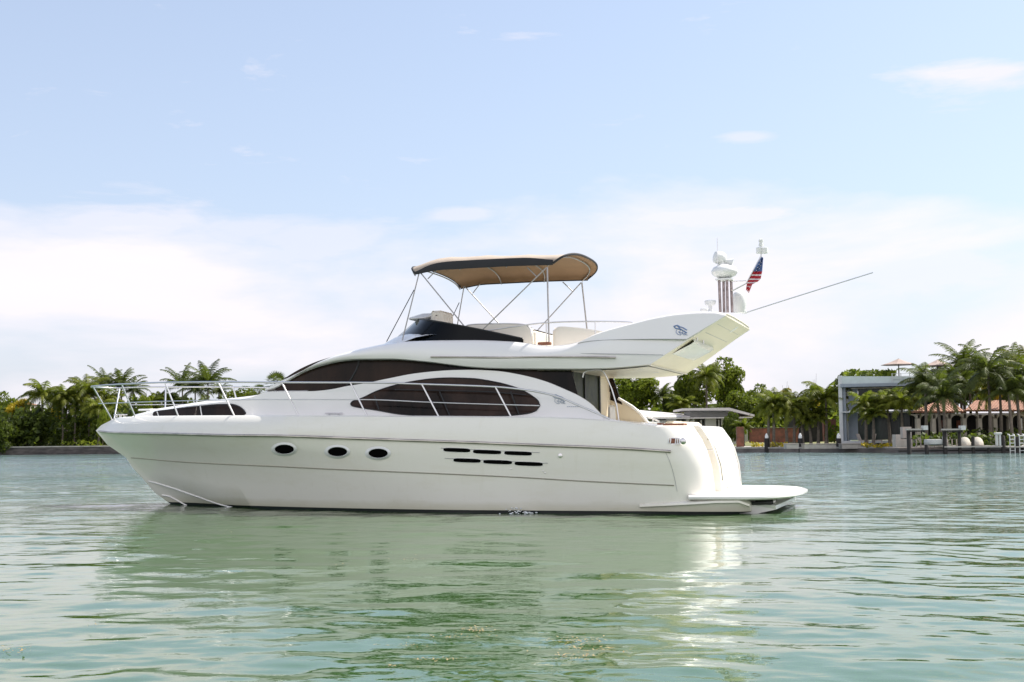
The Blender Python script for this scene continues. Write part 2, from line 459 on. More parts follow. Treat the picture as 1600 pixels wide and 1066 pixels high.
def Bcurve(q, span, e, mx): return mx * (1 - (1 - min(max(q, 0) / span, 1)) ** e)


def aft_taper(a): return 1 - .035 * max(0, (3.5 - a) / 3.5)


Wrub = lambda a, z=0: Bcurve(L - a, 7.0, 2.2, 2.15) * aft_taper(a)
Wgu = lambda a, z=0: max(0, Bcurve(L - .35 - a, 7.0, 2.2, 2.06) * aft_taper(a))
Wkn = lambda a, z=0: Bcurve(L - .72 - a, 7.4, 1.9, 2.08) * aft_taper(a)
Wch = lambda a, z=0: Bcurve(L - 1.1 - a, 7.8, 1.65, 2.0) * aft_taper(a)


def level(W, stem, pts, tail=None):
    a0, _, z0 = ploc(*stem, 0); tr = [trace(px, py, W) for px, py in pts]
    az = sorted([(a0, z0)] + [(p[0], p[2]) for p in tr if p[0] < a0 - .02])
    if tail: az = [(tail[0], tail[1])] + [q for q in az if q[0] > tail[0] + .01]
    return dict(W=W, a0=a0, z=lambda a, az=az: cint(az, a))


RUBPX = [(175, 676), (260, 678), (366, 680.5), (420, 681), (529, 684.4), (640, 688.4), (720, 691), (830, 695.4), (980, 701.3), (1048, 705.8), (1085, 708)]
KNPX = [(225, 717), (270, 721), (330, 724.6), (420, 728.5), (529, 733.8), (607, 737), (800, 745.5), (920, 752.5), (1053, 758.8), (1090, 760)]
CHPX = [(262, 757), (298, 769), (353, 787), (419, 796), (480, 800)]
GUPX = [(196, 653), (242, 651.8), (398, 651), (560, 651.3), (760, 652.5), (850, 653.5), (935, 657.5), (980, 662), (1017, 667), (1050, 672), (1080, 678)]
lvCH = level(Wch, (222, 747), CHPX, (6.5, -.05))
lvKN = level(Wkn, (197, 715), KNPX)
lvRU = level(Wrub, (150, 673), RUBPX)
lvGU = level(Wgu, (181, 655), GUPX)
keelpts = [(0, -.75), (8.6, -.75), (9.6, -.6), (10.5, -.32), (10.98, -.02)]
ATZ = [(-1, .02), (.1, .08), (.36, .10), (.73, .14), (1.0, .22), (1.15, .30), (1.3, .42), (1.45, .60), (1.6, .85)]


def lev_blend(A, B, f, bul=0):
    return dict(W=lambda a, z=0: A['W'](a) * (1 - f) + B['W'](a) * f + bul * min(1, max(0, min(A['a0'], B['a0']) - a)), a0=A['a0'] * (1 - f) + B['a0'] * f, z=lambda a: A['z'](a) * (1 - f) + B['z'](a) * f)


lvK = dict(W=lambda a, z=0: 0.0, a0=10.98, z=lambda a: cint(keelpts, a))
levels = [lvK, lev_blend(lvK, lvCH, .5, -.09), lvCH, lev_blend(lvCH, lvKN, .5, .02), lvKN, lev_blend(lvKN, lvRU, .5, .01), lvRU, lev_blend(lvRU, lvGU, .5, .035), lvGU]
# pull the stem of the blend between rub rail and gunwale onto the photographed outline
levels[7]['a0'] = ploc(161, 662, 0)[0]
NU = 90; RC = .55
def hull_ring(lv, side, inset=0.0, dz=0.0):
    zs = lv['z'](.6); aT = lint(ATZ, zs); rc = min(RC, max(.05, lv['W'](aT + RC) * .8)); aE = aT + rc; row = []
    for i in range(NU + 1):
        u = i / NU; u = u ** 1.25
        a = lv['a0'] + (aE - lv['a0']) * u
        row.append((a, max(0, lv['W'](a) - (inset * min(1, (lv['a0'] - a) / .3) if i else 0)), lv['z'](a) + dz))
    Wd = row[-1][1]; z_ = row[-1][2]
    for k in range(1, 9):
        th = math.pi / 2 * k / 8; row.append((aE - rc * math.sin(th) + inset * math.sin(th), Wd - rc * (1 - math.cos(th)), z_))
    rec = .5 if (side > 0 and zs > .3) else 0
    for t_, rr in ((1.46, 0), (1.44, rec), (.82, rec), (.80, 0), (.45, 0), (0, 0)):
        row.append((aT + rr + inset, min(t_, Wd - rc - .001), z_))
    return [(p[0], p[1] * side, p[2]) for p in row]


mb = MB()
for side in (1, -1):
    P = [hull_ring(lv, side) for lv in levels]
    P.append(hull_ring(lvGU, side, .05, .022)); P.append(hull_ring(lvGU, side, .10, .01)); P.append(hull_ring(lvGU, side, .13, -.06))
    mb.grid(P, flip=side > 0)
hull = mb.build('hull', 'hull', yacht, 35)

# deck
mb = MB(); A = hull_ring(lvGU, 1, .125, -.03); B = hull_ring(lvGU, -1, .125, -.03)
rows = [[A[i], tuple(A[i][k] * .5 + (A[i][0], 0, A[i][2] + .03)[k] * .5 for k in range(3)), (A[i][0], 0, A[i][2] + .05), tuple(B[i][k] * .5 + (B[i][0], 0, B[i][2] + .03)[k] * .5 for k in range(3)), B[i]] for i in range(NU + 9)]
mb.grid(rows); mb.build('deck', 'gel', yacht, 60)

# rub rail, knuckle seams, spray rails
def line_part(name, px, W, r_, m, off=.01, flat=1.0, n=60):
    def fn(mb, side):
        pts = []
        for i in range(n + 1):
            x = px[0][0] + (px[-1][0] - px[0][0]) * i / n; p = trace(x, cint(px, x), W, off); pts.append((p[0], p[1] * side, p[2]))
        mb.tube(pts, r_, 8, flat=flat)
    return both(fn, name, m, 60)


line_part('rub_rail', [(155, 674)] + RUBPX[:-1], Wrub, .024, 'rail', .012)
line_part('hull_seam', [(205, 715.5)] + KNPX[:-1], Wkn, .009, 'groove', .004)


def strake(mb, side, u0_, u1_, f):
    A, B_ = hull_ring(levels[0], side), hull_ring(levels[2], side); M = hull_ring(levels[1], side); pts = []
    for i in range(NU + 1):
        u = (i / NU) ** 1.25
        if u < u0_ or u > u1_: continue
        a, m_, b_ = Vector(A[i]), Vector(M[i]), Vector(B_[i]); p = a.lerp(m_, f / .5) if f < .5 else m_.lerp(b_, (f - .5) / .5); pts.append(p + Vector((0, .004 * side, -.004)))
    mb.tube(pts, .016, 6)
for s_ in (1, -1):
    mb = MB(); strake(mb, s_, .012, .30, .93); mb.build('spray_rail', 'gel', yacht, 60)
    mb = MB(); strake(mb, s_, .012, .22, .46); mb.build('spray_rail', 'gel', yacht, 60)

# portholes and vents on the topsides
def Wside(a, z):
    zc = [l_['z'](a) for l_ in levels[2:]]; wc = [l_['W'](a) for l_ in levels[2:]]
    return float(np.interp(z, zc, wc))


def oval(cx, cy, rx_, ry_, n=24, p=2.0):
    out = []
    for k in range(n):
        a = 2 * math.pi * k / n; ca, sa = math.cos(a), math.sin(a)
        out.append((cx + rx_ * math.copysign(abs(ca) ** (2 / p), ca), cy + ry_ * math.copysign(abs(sa) ** (2 / p), sa)))
    return out


def disc(mb, outline, W, off, th, side):
    cx_ = sum(p[0] for p in outline) / len(outline); cy_ = sum(p[1] for p in outline) / len(outline); P = []
    for f in (1, .75, .5, .25, .03):
        q = [trace(cx_ + (x - cx_) * f, cy_ + (y - cy_) * f, W, off) for x, y in outline]; P.append([(p[0], p[1] * side, p[2]) for p in q])
    P.insert(0, [(p[0], p[1] - side * th, p[2]) for p in P[0]])
    mb.grid(P, close=True, flip=side < 0); k_ = len(mb.v) - len(outline); mb.f.append(tuple(range(k_, len(mb.v))))


for cx, cy in ((444.4, 702.2), (527.5, 706), (591, 708.5)):
    for side in (1, -1):
        # recessed white surround, steel ring, dark glass
        mb = MB(); ring_o = [trace(x, y, Wside, .004) for x, y in oval(cx - .5, cy, 20.5, 11)]; ring_i = [trace(x, y, Wside, .034) for x, y in oval(cx, cy, 15.6, 7.6)]; r3 = [trace(x, y, Wside, .002) for x, y in oval(cx, cy, 14.6, 6.8)]
        mb.grid([[(p[0], p[1] * side, p[2]) for p in r_] for r_ in (ring_o, ring_i, r3)], close=True, flip=side < 0)
        fr = mb.build('porthole', 'plast', yacht, 60)
        mb = MB(); disc(mb, oval(cx, cy, 14.9, 6.9), Wside, .009, .02, side); mb.build('porthole_glass', 'void', fr, 40)
for cx, cy, wd in ((713.7, 703.4, 42), (761, 706.4, 44), (809.4, 708.5, 43), (729.7, 719.7, 42.5), (777.5, 722.2, 45), (826, 725, 44)):
    for side in (1, -1):
        mb = MB(); disc(mb, [(x, y + (x - cx) * .035) for x, y in oval(cx, cy, wd / 2 + 1.2, 4.0, 28, 4)], Wside, .004, .02, side); fr = mb.build('hull_vent', 'gel', yacht, 40)
        mb = MB(); disc(mb, [(x, y + (x - cx) * .035) for x, y in oval(cx, cy, wd / 2, 3.1, 28, 4)], Wside, .009, .02, side); mb.build('vent_opening', 'void', fr, 40)
for ya, yb, xa, xb in ((700.3, 707.3, 689, 843), (716.2, 723.9, 695, 856)):
    mb = MB(); mb.tube([trace(x, ya + (yb - ya) * (x - xa) / (xb - xa), Wside, .004) for x in np.linspace(xa, xb, 12)], .005, 6); mb.build('vent_trim', 'seam', yacht, 60)
mb = MB(); p = trace(875.6, 712, Wside, .0); mb.lathe([(.035, 0), (.035, .012), (.022, .018)], p, 16, axis=(0, 1, 0)); q = mb.build('hull_fitting', 'steel', yacht, 40)
for px_, py_ in ((798.5, 733), (849, 736.5), (852, 739)):
    mb = MB(); p = trace(px_, py_, Wside, 0); mb.lathe([(.012, 0), (.012, .01), (.006, .012)], p, 10, axis=(0, 1, 0)); mb.build('drain_outlet', 'steel', yacht, 40)

# ------------------------------------------------------------ deckhouse
WC = [(-2, 1.60), (6.6, 1.60), (7.6, 1.53), (8.4, 1.38), (9.2, 1.16), (10, .93), (10.7, .68), (11.3, .44), (11.9, .18), (12.4, .05)]
Wcab = lambda a, z: cint(WC, a) - .16 * (z - 1.62)
TOP1 = [(205, 653), (230, 645.5), (262, 638.5), (300, 632), (350, 626.5), (392, 620), (418, 611), (432, 607.5), (448, 611.2), (486, 611.4), (514, 609), (542, 603.5), (570, 599), (607.6, 591.4), (645, 584.2), (682.6, 580), (710, 578.4), (736, 578), (774, 579.6), (811, 585.2), (849, 595), (886, 610), (905, 619), (924, 632), (940, 649)]
BOT1 = [(205, 662), (400, 662), (700, 664), (940, 666)]
# crease: the coachroof line forward of the windows belongs to the brow, so the lower side follows it
TRK = [(205, 653), (230, 646.5), (262, 640), (300, 633.5), (350, 627.5), (392, 621), (418, 612.5), (445, 612)]
TOPA = TRK[:-1] + [(448, 611.5)] + TOP1[9:]
PORT1 = patchP(TOPA, BOT1, Wcab, .05, 110, 7, cosine=False)
def cab(mb, side): slab(mb, PORT1 if side > 0 else mirrorP(PORT1), .05, side)
both(cab, 'deckhouse_side', 'gel', 35)
# coachroof
mb = MB(); rows = []
for r_ in PORT1[:42]:
    a, t_, z = r_[0]; rows.append([(a, t_ * math.sin(math.pi / 2 * k / 6), z + (.065 + .045 * min(1, t_)) * (1 - (math.sin(math.pi / 2 * k / 6)) ** 3)) for k in range(6, -7, -1)])
mb.grid(rows); mb.build('coachroof', 'gel', yacht, 50)
# small hatch and cleat on foredeck
p = ploc(232, 640, 0); mb = MB(); mb.box((p[0], 0, p[2] - .01), (.30, .3, .04), bev=.015); mb.build('deck_hatch', 'plast', yacht)
for s_ in (1, -1):
    p = trace(186, 652, Wgu, -.1); mb = MB(); x, y, z = p[0], p[1] * s_, p[2]
    mb.tube([(x - .12, y, z + .05), (x + .12, y, z + .05)], .012); mb.tube([(x - .05, y, z), (x - .05, y, z + .05)], .012); mb.tube([(x + .05, y, z), (x + .05, y, z + .05)], .012); mb.build('bow_cleat', 'steel', yacht, 60)
mb = MB()
pa = [trace(x, y, Wcab, .09) for x, y in ((508, 645.8), (535, 645.8))]; mb.tube(pa, .011)
for x in (514.5, 528): mb.tube([trace(x, 645.8, Wcab, .09), trace(x, 651.5, Wcab, .05)], .010)
mb.build('side_cleat', 'steel', yacht, 60)

def window_part(top, bot, W, off, m, name='side_window', n=48, frame=True, th=.02):
    outs = []
    P = patchP(top, bot, W, off, n, 6)
    for side in (1, -1):
        Q = P if side > 0 else mirrorP(P); mb = MB(); slab(mb, Q, th, side); o = mb.build(name, m, yacht, 50)
        if frame:
            ring = [r_[0] for r_ in Q] + [r_[-1] for r_ in Q[::-1]][1:]
            mb = MB(); mb.tube(ring, .009, 6); mb.build('window_frame', 'rubber', o, 60)
        outs.append(o)
    return outs


# forward low window
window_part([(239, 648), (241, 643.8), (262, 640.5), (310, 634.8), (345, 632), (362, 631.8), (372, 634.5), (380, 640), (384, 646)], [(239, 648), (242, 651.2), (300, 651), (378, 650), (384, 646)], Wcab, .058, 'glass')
for x in (246.5, 314):
    for side in (1, -1):
        mb = MB(); q = [trace(x - 1 + .0, cint([(239, 644), (310, 634.8)], x), Wcab, .064), trace(x + 1.5, 650.5, Wcab, .064)]; mb.tube([(p[0], p[1] * side, p[2]) for p in q], .011, 6); mb.build('window_divider', 'plast', yacht)
# saloon window
STOP = [(547.5, 631), (551, 627), (562.6, 623.3), (589, 611), (617, 602), (654.5, 594.4), (682, 591.3), (701, 590.5), (736, 591.4), (774, 597), (811, 607.5), (834, 620.6), (841, 627), (843.5, 634)]
SBOT = [(547.5, 631), (550, 634.3), (561, 636.8), (589, 641.2), (626, 647.5), (682.6, 651), (717, 652), (774, 650.4), (820.7, 646.8), (837, 642), (843.5, 634)]
sw = window_part(STOP, SBOT, Wcab, .060, 'glass_refl', n=60)
for (x0_, y0_, x1_, y1_) in ((585, 618, 592, 640), (687, 612, 703, 651), (798, 612, 811, 648)):
    for k, side in ((0, 1), (1, -1)):
        mb = MB(); q = [trace(x0_, y0_, Wcab, .063), trace(x1_, y1_, Wcab, .063)]; mb.tube([(p[0], p[1] * side, p[2]) for p in q], .013, 6); mb.build('window_divider', 'rubber', sw[k])
for k, side in ((0, 1), (1, -1)):
    mb = MB(); q = [trace(x, y, Wcab, .063) for x, y in ((617, 609), (680, 610), (760, 612), (822, 617))]; mb.tube([(p[0], p[1] * side, p[2]) for p in q], .010, 6); mb.build('window_divider', 'rubber', sw[k])

# upper window band, behind both surfaces
UT = [(431, 603), (441, 594), (476, 573), (504, 562), (533, 555), (560, 553), (607, 553), (664, 556), (736, 564), (830, 566), (884, 567), (890, 568)]
UB = [(431, 613), (448, 619), (486, 620), (542, 613), (607, 603), (682, 590), (736, 587), (811, 594), (849, 604), (886, 618), (905, 626)]
P = patchP(UT, UB, Wcab, -.03, 70, 6)
# the aft end is cut to a hollow curve
for i, r_ in enumerate(P):
    for j, p in enumerate(r_):
        pass
for side in (1, -1):
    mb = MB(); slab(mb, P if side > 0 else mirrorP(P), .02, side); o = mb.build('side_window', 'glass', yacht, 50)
    # black divider between the front and the side pane
    mb = MB(); q = [trace(x, y, Wcab, -.028) for x, y in ((561, 559), (560, 570), (556, 580), (549, 592), (541, 604))]; mb.tube([(p[0], p[1] * side, p[2]) for p in q], .018, 6); mb.build('window_divider', 'rubber', o)

# ------------------------------------------------------------ flybridge body
def Wfly(a, z):
    f = min(1, max(0, (8.0 - a) / 1.8)); return cint(WC, a) + .10 * f - .05 - .13 * max(0, min(z - 1.62, .9)) * (1 - f) - .10 * f - .34 * max(0, z - 2.55) * f + .05


FT = [(414, 609), (430, 599.5), (450, 590.5), (475, 578), (500, 565), (533, 553.5), (566, 546), (600, 539.5), (640, 535), (690, 533.5), (738, 533.2), (790, 535), (816, 537), (856, 542), (880, 540.5), (902, 536), (930, 523), (960, 513.5), (987, 506.5), (1021, 498.3), (1060, 491.8), (1095, 489.3), (1115, 489.3), (1134, 493)]
FB = [(414, 610), (432, 604.5), (441, 599), (450, 593.5), (476, 578.6), (504, 568.6), (532.6, 562.7), (560, 560.6), (607, 560.3), (664, 564.3), (701, 568.8), (736, 572.7), (774, 574.7), (830, 575.7), (886, 576), (940, 575.3), (980, 572.8), (1017, 569)]
bul = lambda x: .055 * min(1, max(0, (x - 440) / 150)) * min(1, max(0, (1140 - x) / 160))
PF = patchP(FT, FB, Wfly, 0.0, 120, 8, cosine=False, bulge=bul)
FLOOR = 2.62
mb = MB(); secs = []
for i, r_ in enumerate(PF):
    xt = FT[0][0] + (FT[-1][0] - FT[0][0]) * i / 120; a, t_, z = r_[0]; ab, tb, zb = r_[-1]
    if xt < 618:
        inn = [(a, t_ * f, z + (.03 + .10 * min(1, t_)) * (1 - f ** 3)) for f in (.97, .85, .6, .3, 0)]
    elif xt < 1000:
        inn = [(a, t_ - .05, z + .02), (a, t_ - .12, z - .01), (a, t_ - .15, min(FLOOR, z - .05)), (a, t_ * .4, min(FLOOR, z - .05)), (a, 0, min(FLOOR, z - .05))]
    else:
        inn = [(a, t_ * .985, z + .02), (a, t_ * .9, z + .035), (a, t_ * .6, z + .045), (a, t_ * .3, z + .05), (a, 0, z + .05)]
    und = [(ab, tb * .97, zb - .012), (ab, tb * .6, zb - .02), (ab, 0, zb - .02)]
    secs.append(inn[::-1] + r_ + und)
nS = len(secs[0])
for side in (1, -1):
    mb.grid([[(p[0], p[1] * side, p[2]) for p in s_] for s_ in secs[:]], flip=side > 0)
fly = mb.build('flybridge', 'gel', yacht, 40)
# aft face of the arch
last = secs[-1]; mb = MB()
side_pts = last[4:4 + 10]
rows = []
for p in side_pts: rows.append([(p[0] + (.0 if k in (0, 6) else .015), p[1] * f, p[2]) for k, f in enumerate((1, .9, .5, 0, -.5, -.9, -1))])
cam_ = (0, .035, .046, .052, .046, .035, 0)
rows.insert(0, [(p[0], p[1], p[2] + cam_[k]) for k, p in enumerate(rows[0])]); rows.append([(p[0], p[1], p[2] - .025) for p in rows[-1]])
mb.grid(rows, flip=True); af = mb.build('arch_aft_panel', 'underside', yacht, 50)
# underside lining of the overhang
mb = MB(); rows = [[(s_[-3][0], s_[-3][1] * f * .985, s_[-3][2] - .018) for f in (1, .5, 0, -.5, -1)] for s_ in secs[84:-1]]
mb.grid(rows); mb.build('overhang_lining', 'underside', yacht, 60)
# stepped ledge and steps on the arch's aft panel
def on_aft(f, t_):      # f 0 bottom .. 1 top
    b0, b1 = Vector(side_pts[-2]), Vector(side_pts[0]); p = b0.lerp(b1, f); return Vector((p.x, t_, p.z))
nrm = (Vector(side_pts[0]) - Vector(side_pts[-2])); nrm.y = 0; nrm = Vector((-nrm.z, 0, nrm.x)); nrm = nrm.normalized(); nrm = -nrm if nrm.x > 0 else nrm
mb = MB()
for j in range(1):
    e = []
    for k in range(13):
        t_ = 1.25 - 2.0 * k / 12; dep = .13 * math.sin(math.pi * min(1, (k + .5) / 12.5)) ** .5
        e.append((t_, dep))
    rows = [[tuple(on_aft(.46, t_) + nrm * .0) for t_, d_ in e], [tuple(on_aft(.45, t_) + nrm * d_) for t_, d_ in e], [tuple(on_aft(.40, t_) + nrm * d_) for t_, d_ in e], [tuple(on_aft(.12, t_)) for t_, d_ in e]]
    mb.grid(rows)
mb.build('arch_ledge', 'gel', yacht, 40)
for t_ in (1.18,):
    mb = MB(); p0 = on_aft(.48, t_); p1 = on_aft(.66, t_); q0 = on_aft(.48, t_ - .62); q1 = on_aft(.66, t_ - .62)
    mb.tube([p0 + nrm * .05, p0 + nrm * .05 + Vector((0, 0, .22)), q0 + nrm * .02 + Vector((0, 0, .26)), q0 + nrm * .05], .012, 8); mb.build('grab_rail', 'steel', yacht, 60)
for f_ in (.63, .82):
    mb = MB(); mb.tube([on_aft(f_, t_) + nrm * .004 for t_ in np.linspace(1.1, -1.15, 8)], .005, 6); mb.build('panel_seam', 'seam', yacht)
for f_, t_ in ((.86, -.4),):
    mb = MB(); mb.lathe([(.09, 0), (.085, .012), (.04, .02)], on_aft(f_, t_), 20, axis=nrm); mb.build('arch_lamp', 'plast', yacht, 40)
for px_, t_ in ((1000, 1.0), (1025, .0), (985, -.6)):
    p = ploc(px_, 578, t_); zz = secs[-2][-1][2]
    mb = MB(); mb.lathe([(.055, 0), (.055, -.012), (.03, -.015)], (p[0], t_, zz - .018), 16); mb.build('ceiling_light', 'plast', yacht, 40)
# raised wing panel
WT = [(903, 535.8), (930, 523.5), (960, 514), (987, 507), (1021, 498.9), (1060, 492.5), (1095, 490), (1115, 490), (1133, 493.6)]
WBt = [(903, 536.2), (915, 534), (930, 532.5), (960, 531), (987, 530.4), (1030, 530), (1072, 530.3)]
def Wf2(a, z): return Wfly(a, z) + .035
PW = patchP(WT, WBt, Wf2, .008, 60, 5, cosine=False)
both(lambda mb, s_: slab(mb, PW if s_ > 0 else mirrorP(PW), .05, s_), 'arch_wing_panel', 'gel', 35)
line_part('side_moulding', [(673, 557.9), (720, 558.2), (780, 558.8), (860, 557.8), (920, 558.2), (962, 559)], Wfly, .017, 'rail', .057, n=40)
line_part('panel_seam', [(860, 551.8), (930, 552.8), (990, 553.6), (1036, 554.8)], Wfly, .005, 'seam', .045, n=20)
# windscreen on the raked front
mb = MB(); rows = []
for s_ in secs[6:24]:
    a, t_, z = s_[5]
    rows.append([(a, t_ * f, z + .005 + (.03 + .10 * min(1, t_)) * (1 - abs(f) ** 3)) for f in (.22, .15, .1, .05, 0, -.05, -.1, -.15, -.22)])
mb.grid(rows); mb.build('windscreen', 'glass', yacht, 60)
mb = MB(); mb.tube([(rows[11][1][0], rows[11][1][1], rows[11][1][2] + .02), (rows[14][4][0], .1, rows[14][4][2] + .03)], .01); mb.build('wiper', 'rubber', yacht)

# emblems: a small winged beast with a curled tail, in strokes
def emblem(cx, cy, s, W, off, m, name='emblem'):
    st = [[(-12, -7), (-6, -9), (0, -6), (6, -4), (12, 0)], [(-12, -7), (-8, -3), (-2, -2), (4, 0)], [(-6, -9), (0, -2), (7, 2), (12, 5)], [(-7, -1), (-8, 4), (-4, 8), (1, 9)], [(0, 0), (-2, 5), (2, 8)], [(5, 2), (3, 6), (7, 9)], [(9, 4), (8, 8), (13, 9)], [(-4, 3), (4, 5), (11, 7)]]
    for side in (1, -1):
        mb = MB()
        for k, l_ in enumerate(st):
            q = [trace(cx + x * s, cy + y * s, W, off) for x, y in l_]; mb.tube([(p[0], p[1] * side, p[2]) for p in q], .012 * s if k < 3 else .006 * s, 6)
        mb.build(name, m, yacht, 60)


line_part('panel_seam', WBt, Wf2, .006, 'seam', .012, n=30)
emblem(1063, 516, .85, Wf2, .012, 'blue')
emblem(873, 624, .8, Wcab, .055, 'greyblue')
for s_ in (1, -1):
    mb = MB()
    for x in range(886, 906, 3): q = [trace(x, 635.4, Wcab, .053), trace(x + 2, 635.6, Wcab, .053)]; mb.tube([(p[0], p[1] * s_, p[2]) for p in q], .006, 5)
    mb.build('emblem_lettering', 'greyblue', yacht)

# ------------------------------------------------------------ cockpit and stern
AB = 2.55
zc = lambda a: lvGU['z'](a)
mb = MB(); mb.box((AB, -.12, 2.05), (.06, 2.78, 1.0)); bk = mb.build('aft_bulkhead', 'cream', yacht)
mb = MB(); mb.box((AB - .045, .3, 2.05), (.03, 1.8, .98)); MT['doorglass'] = mat('door_glass_tree_reflections', (.008, .012, .006), .35, col2=(.045, .055, .02), vscale=4, spec=.1)  # green reflections of trees painted into the dark door glass
dr = mb.build('saloon_door', 'doorglass', yacht)
mb = MB()
for y in (1.2, .45, -.57):
    mb = MB(); mb.box((AB - .065, y, 2.05), (.035, .07, 1.0)); mb.build('door_frame', 'rubber', dr)
# starboard cockpit wing, swept down from the overhang
pol = [(928, 572), (950, 584.5), (946.5, 590), (944.5, 598), (947, 606), (957, 616), (966, 623), (987, 635.5), (1000, 646), (1014, 664), (1014, 676), (928, 676)]
pts = [ploc(x, y, -1.52) for x, y in pol]
mb = MB(); mb.prism(pts, (0, -.10, 0)); mb.build('cockpit_wing', 'cream', yacht, bevel=.02)
mb = MB(); mb.tube([ploc(x, y, -1.5) for x, y in ((951, 586), (946.5, 591), (945, 598), (948, 606), (957, 616))], .022); mb.build('wing_trim', 'rubber', yacht, 60)
mb = MB(); mb.tube([ploc(x, y, -1.5) for x, y in ((966, 622.5), (987, 635), (1000, 645.5), (1014, 663))], .028); mb.build('wing_trim', 'gel', yacht, 60)
# port side lower coaming of the cockpit
pol = [(936, 651), (960, 656), (985, 660), (1014, 664.5), (1014, 680), (936, 680)]
mb = MB(); mb.prism([ploc(x, y, 1.62) for x, y in pol][::-1], (0, -.08, 0)); mb.build('cockpit_coaming', 'gel', yacht, bevel=.015)
# inner pillar, cushion step and handrail loop
mb = MB(); p = ploc(938, 640, -1.3); mb.box((p[0], -1.42, 1.83), (.30, .14, .50), bev=.02); mb.build('cockpit_cabinet', 'cream', yacht)
mb = MB(); p = ploc(956, 652, .9); mb.box((p[0], .9, 1.55), (.10, .3, .40), bev=.04, taper=.8); mb.build('cockpit_seat', 'vinyl', yacht)
mb = MB(); mb.tube([ploc(x, y, 1.45) for x, y in ((910.6, 590), (912, 583), (917, 579.6), (930, 578.3), (939, 578.6), (944, 582), (948, 589), (955.6, 607.5), (960, 622), (963.5, 634), (967.5, 662))], .012); mb.build('handrail', 'steel', yacht, 60)
# cream bench back across the stern
zb_ = zat(1040, 662, 21)
mb = MB(); mb.box((.92, -.35, 1.34), (.22, 2.5, .26), bev=.05); mb.build('aft_bench_back', 'cream', yacht, 40)
mb = MB(); mb.box((.66, -.6, 1.30), (.50, 2.2, .12), bev=.04); mb.build('aft_sunpad', 'cream', yacht, 40)
# teak grating on the aft quarter
p0 = ploc(1038, 670, 1.5); p1 = ploc(1070, 670, 1.5)
mb = MB(); cx = (p0[0] + p1[0]) / 2; ln = abs(p0[0] - p1[0]); zt = p0[2]
zt += .035
mb.box((cx, 1.45, zt + .03), (ln, .30, .035))
for k in range(12): mb.box((cx - ln / 2 + ln * (k + .5) / 12, 1.59, zt - .02), (.014, .02, .07))
mb.box((p0[0] + .08, 1.4, zt + .045), (.06, .25, .03)); mb.build('teak_grating', 'teak', yacht)
# fairlead opening in the quarter
for side in (1, -1):
    mb = MB(); disc(mb, oval(1052, 689.5, 13, 5.2, 24, 4), Wside, -.018, .02, side); fl = mb.build('fairlead', 'steel', yacht, 40)
    mb = MB(); disc(mb, oval(1051.5, 689.2, 11, 4.0, 24, 4), Wside, -.012, .02, side); mb.build('fairlead_opening', 'teak', fl, 40)
    for x in (1045, 1048, 1056, 1059, 1062):
        mb = MB(); q = [trace(x, 685.5, Wside, -.005), trace(x - .8, 693.3, Wside, -.005)]; mb.tube([(p[0], p[1] * side, p[2]) for p in q], .010, 6); mb.build('fairlead_roller', 'plast', fl, 60)
    mb = MB(); p = trace(1068, 689.5, Wside, -.04); mb.lathe([(.05, 0), (.05, .03), (.02, .05)], (p[0], p[1] * side, p[2]), 16, axis=(0, side, 0)); mb.build('mooring_bollard', 'steel', yacht, 40)
# vertical seam on the quarter
mb = MB(); mb.tube([trace(x, y, Wside, .003) for x, y in ((1040, 707), (1046, 720), (1051, 735), (1055, 752), (1058, 768))], .004, 6); mb.build('hull_seam', 'seam', yacht)
# garage door panel outline on the transom, warning of nothing else: thin seams
def atr(z): return lint(ATZ, z)
mb = MB(); mb.tube([(atr(z) - .004, .62, z) for z in np.linspace(1.18, .48, 9)], .010, 6)
mb.tube([(atr(z) - .004, t_, z) for t_, z in ((.62, 1.18), (.75, 1.17), (.84, 1.16))], .010, 6); mb.build('panel_seam', 'groove', yacht)
mb = MB(); mb.tube([(atr(z) - .004, -1.35, z) for z in np.linspace(1.25, .4, 9)], .008, 6); mb.build('panel_seam', 'seam', yacht)
mb = MB(); zz = .70; mb.tube([(atr(.95) - .02, 1.0 + .08, .98), (atr(.95) + .3, 1.12, 1.02), (atr(.85) + .3, 1.12, .9)], .012); mb.build('transom_handle', 'steel', yacht, 60)
for z in (.62, .9, 1.12):
    mb = MB(); mb.box((atr(z) + .33, 1.13, z - .03), (.34, .60, .05)); mb.build('transom_step', 'cream', yacht)

# swim platform
ZP = .30
def plat_outline(ins=0.0):
    pts = []
    xs = [(.42, 2.06), (0, 2.09), (-.30, 2.06)]
    pts = [(a, t_ - ins) for a, t_ in xs]
    for k in range(1, 14):
        th = math.pi / 2 * k / 14; pts.append((-.30 - (.86 - ins) * math.sin(th) ** 1.0, (2.06 - ins) * math.cos(th) ** .72))
    pts.append((-1.16 + ins, 0)); return pts + [(a, -t_) for a, t_ in pts[-2::-1]]


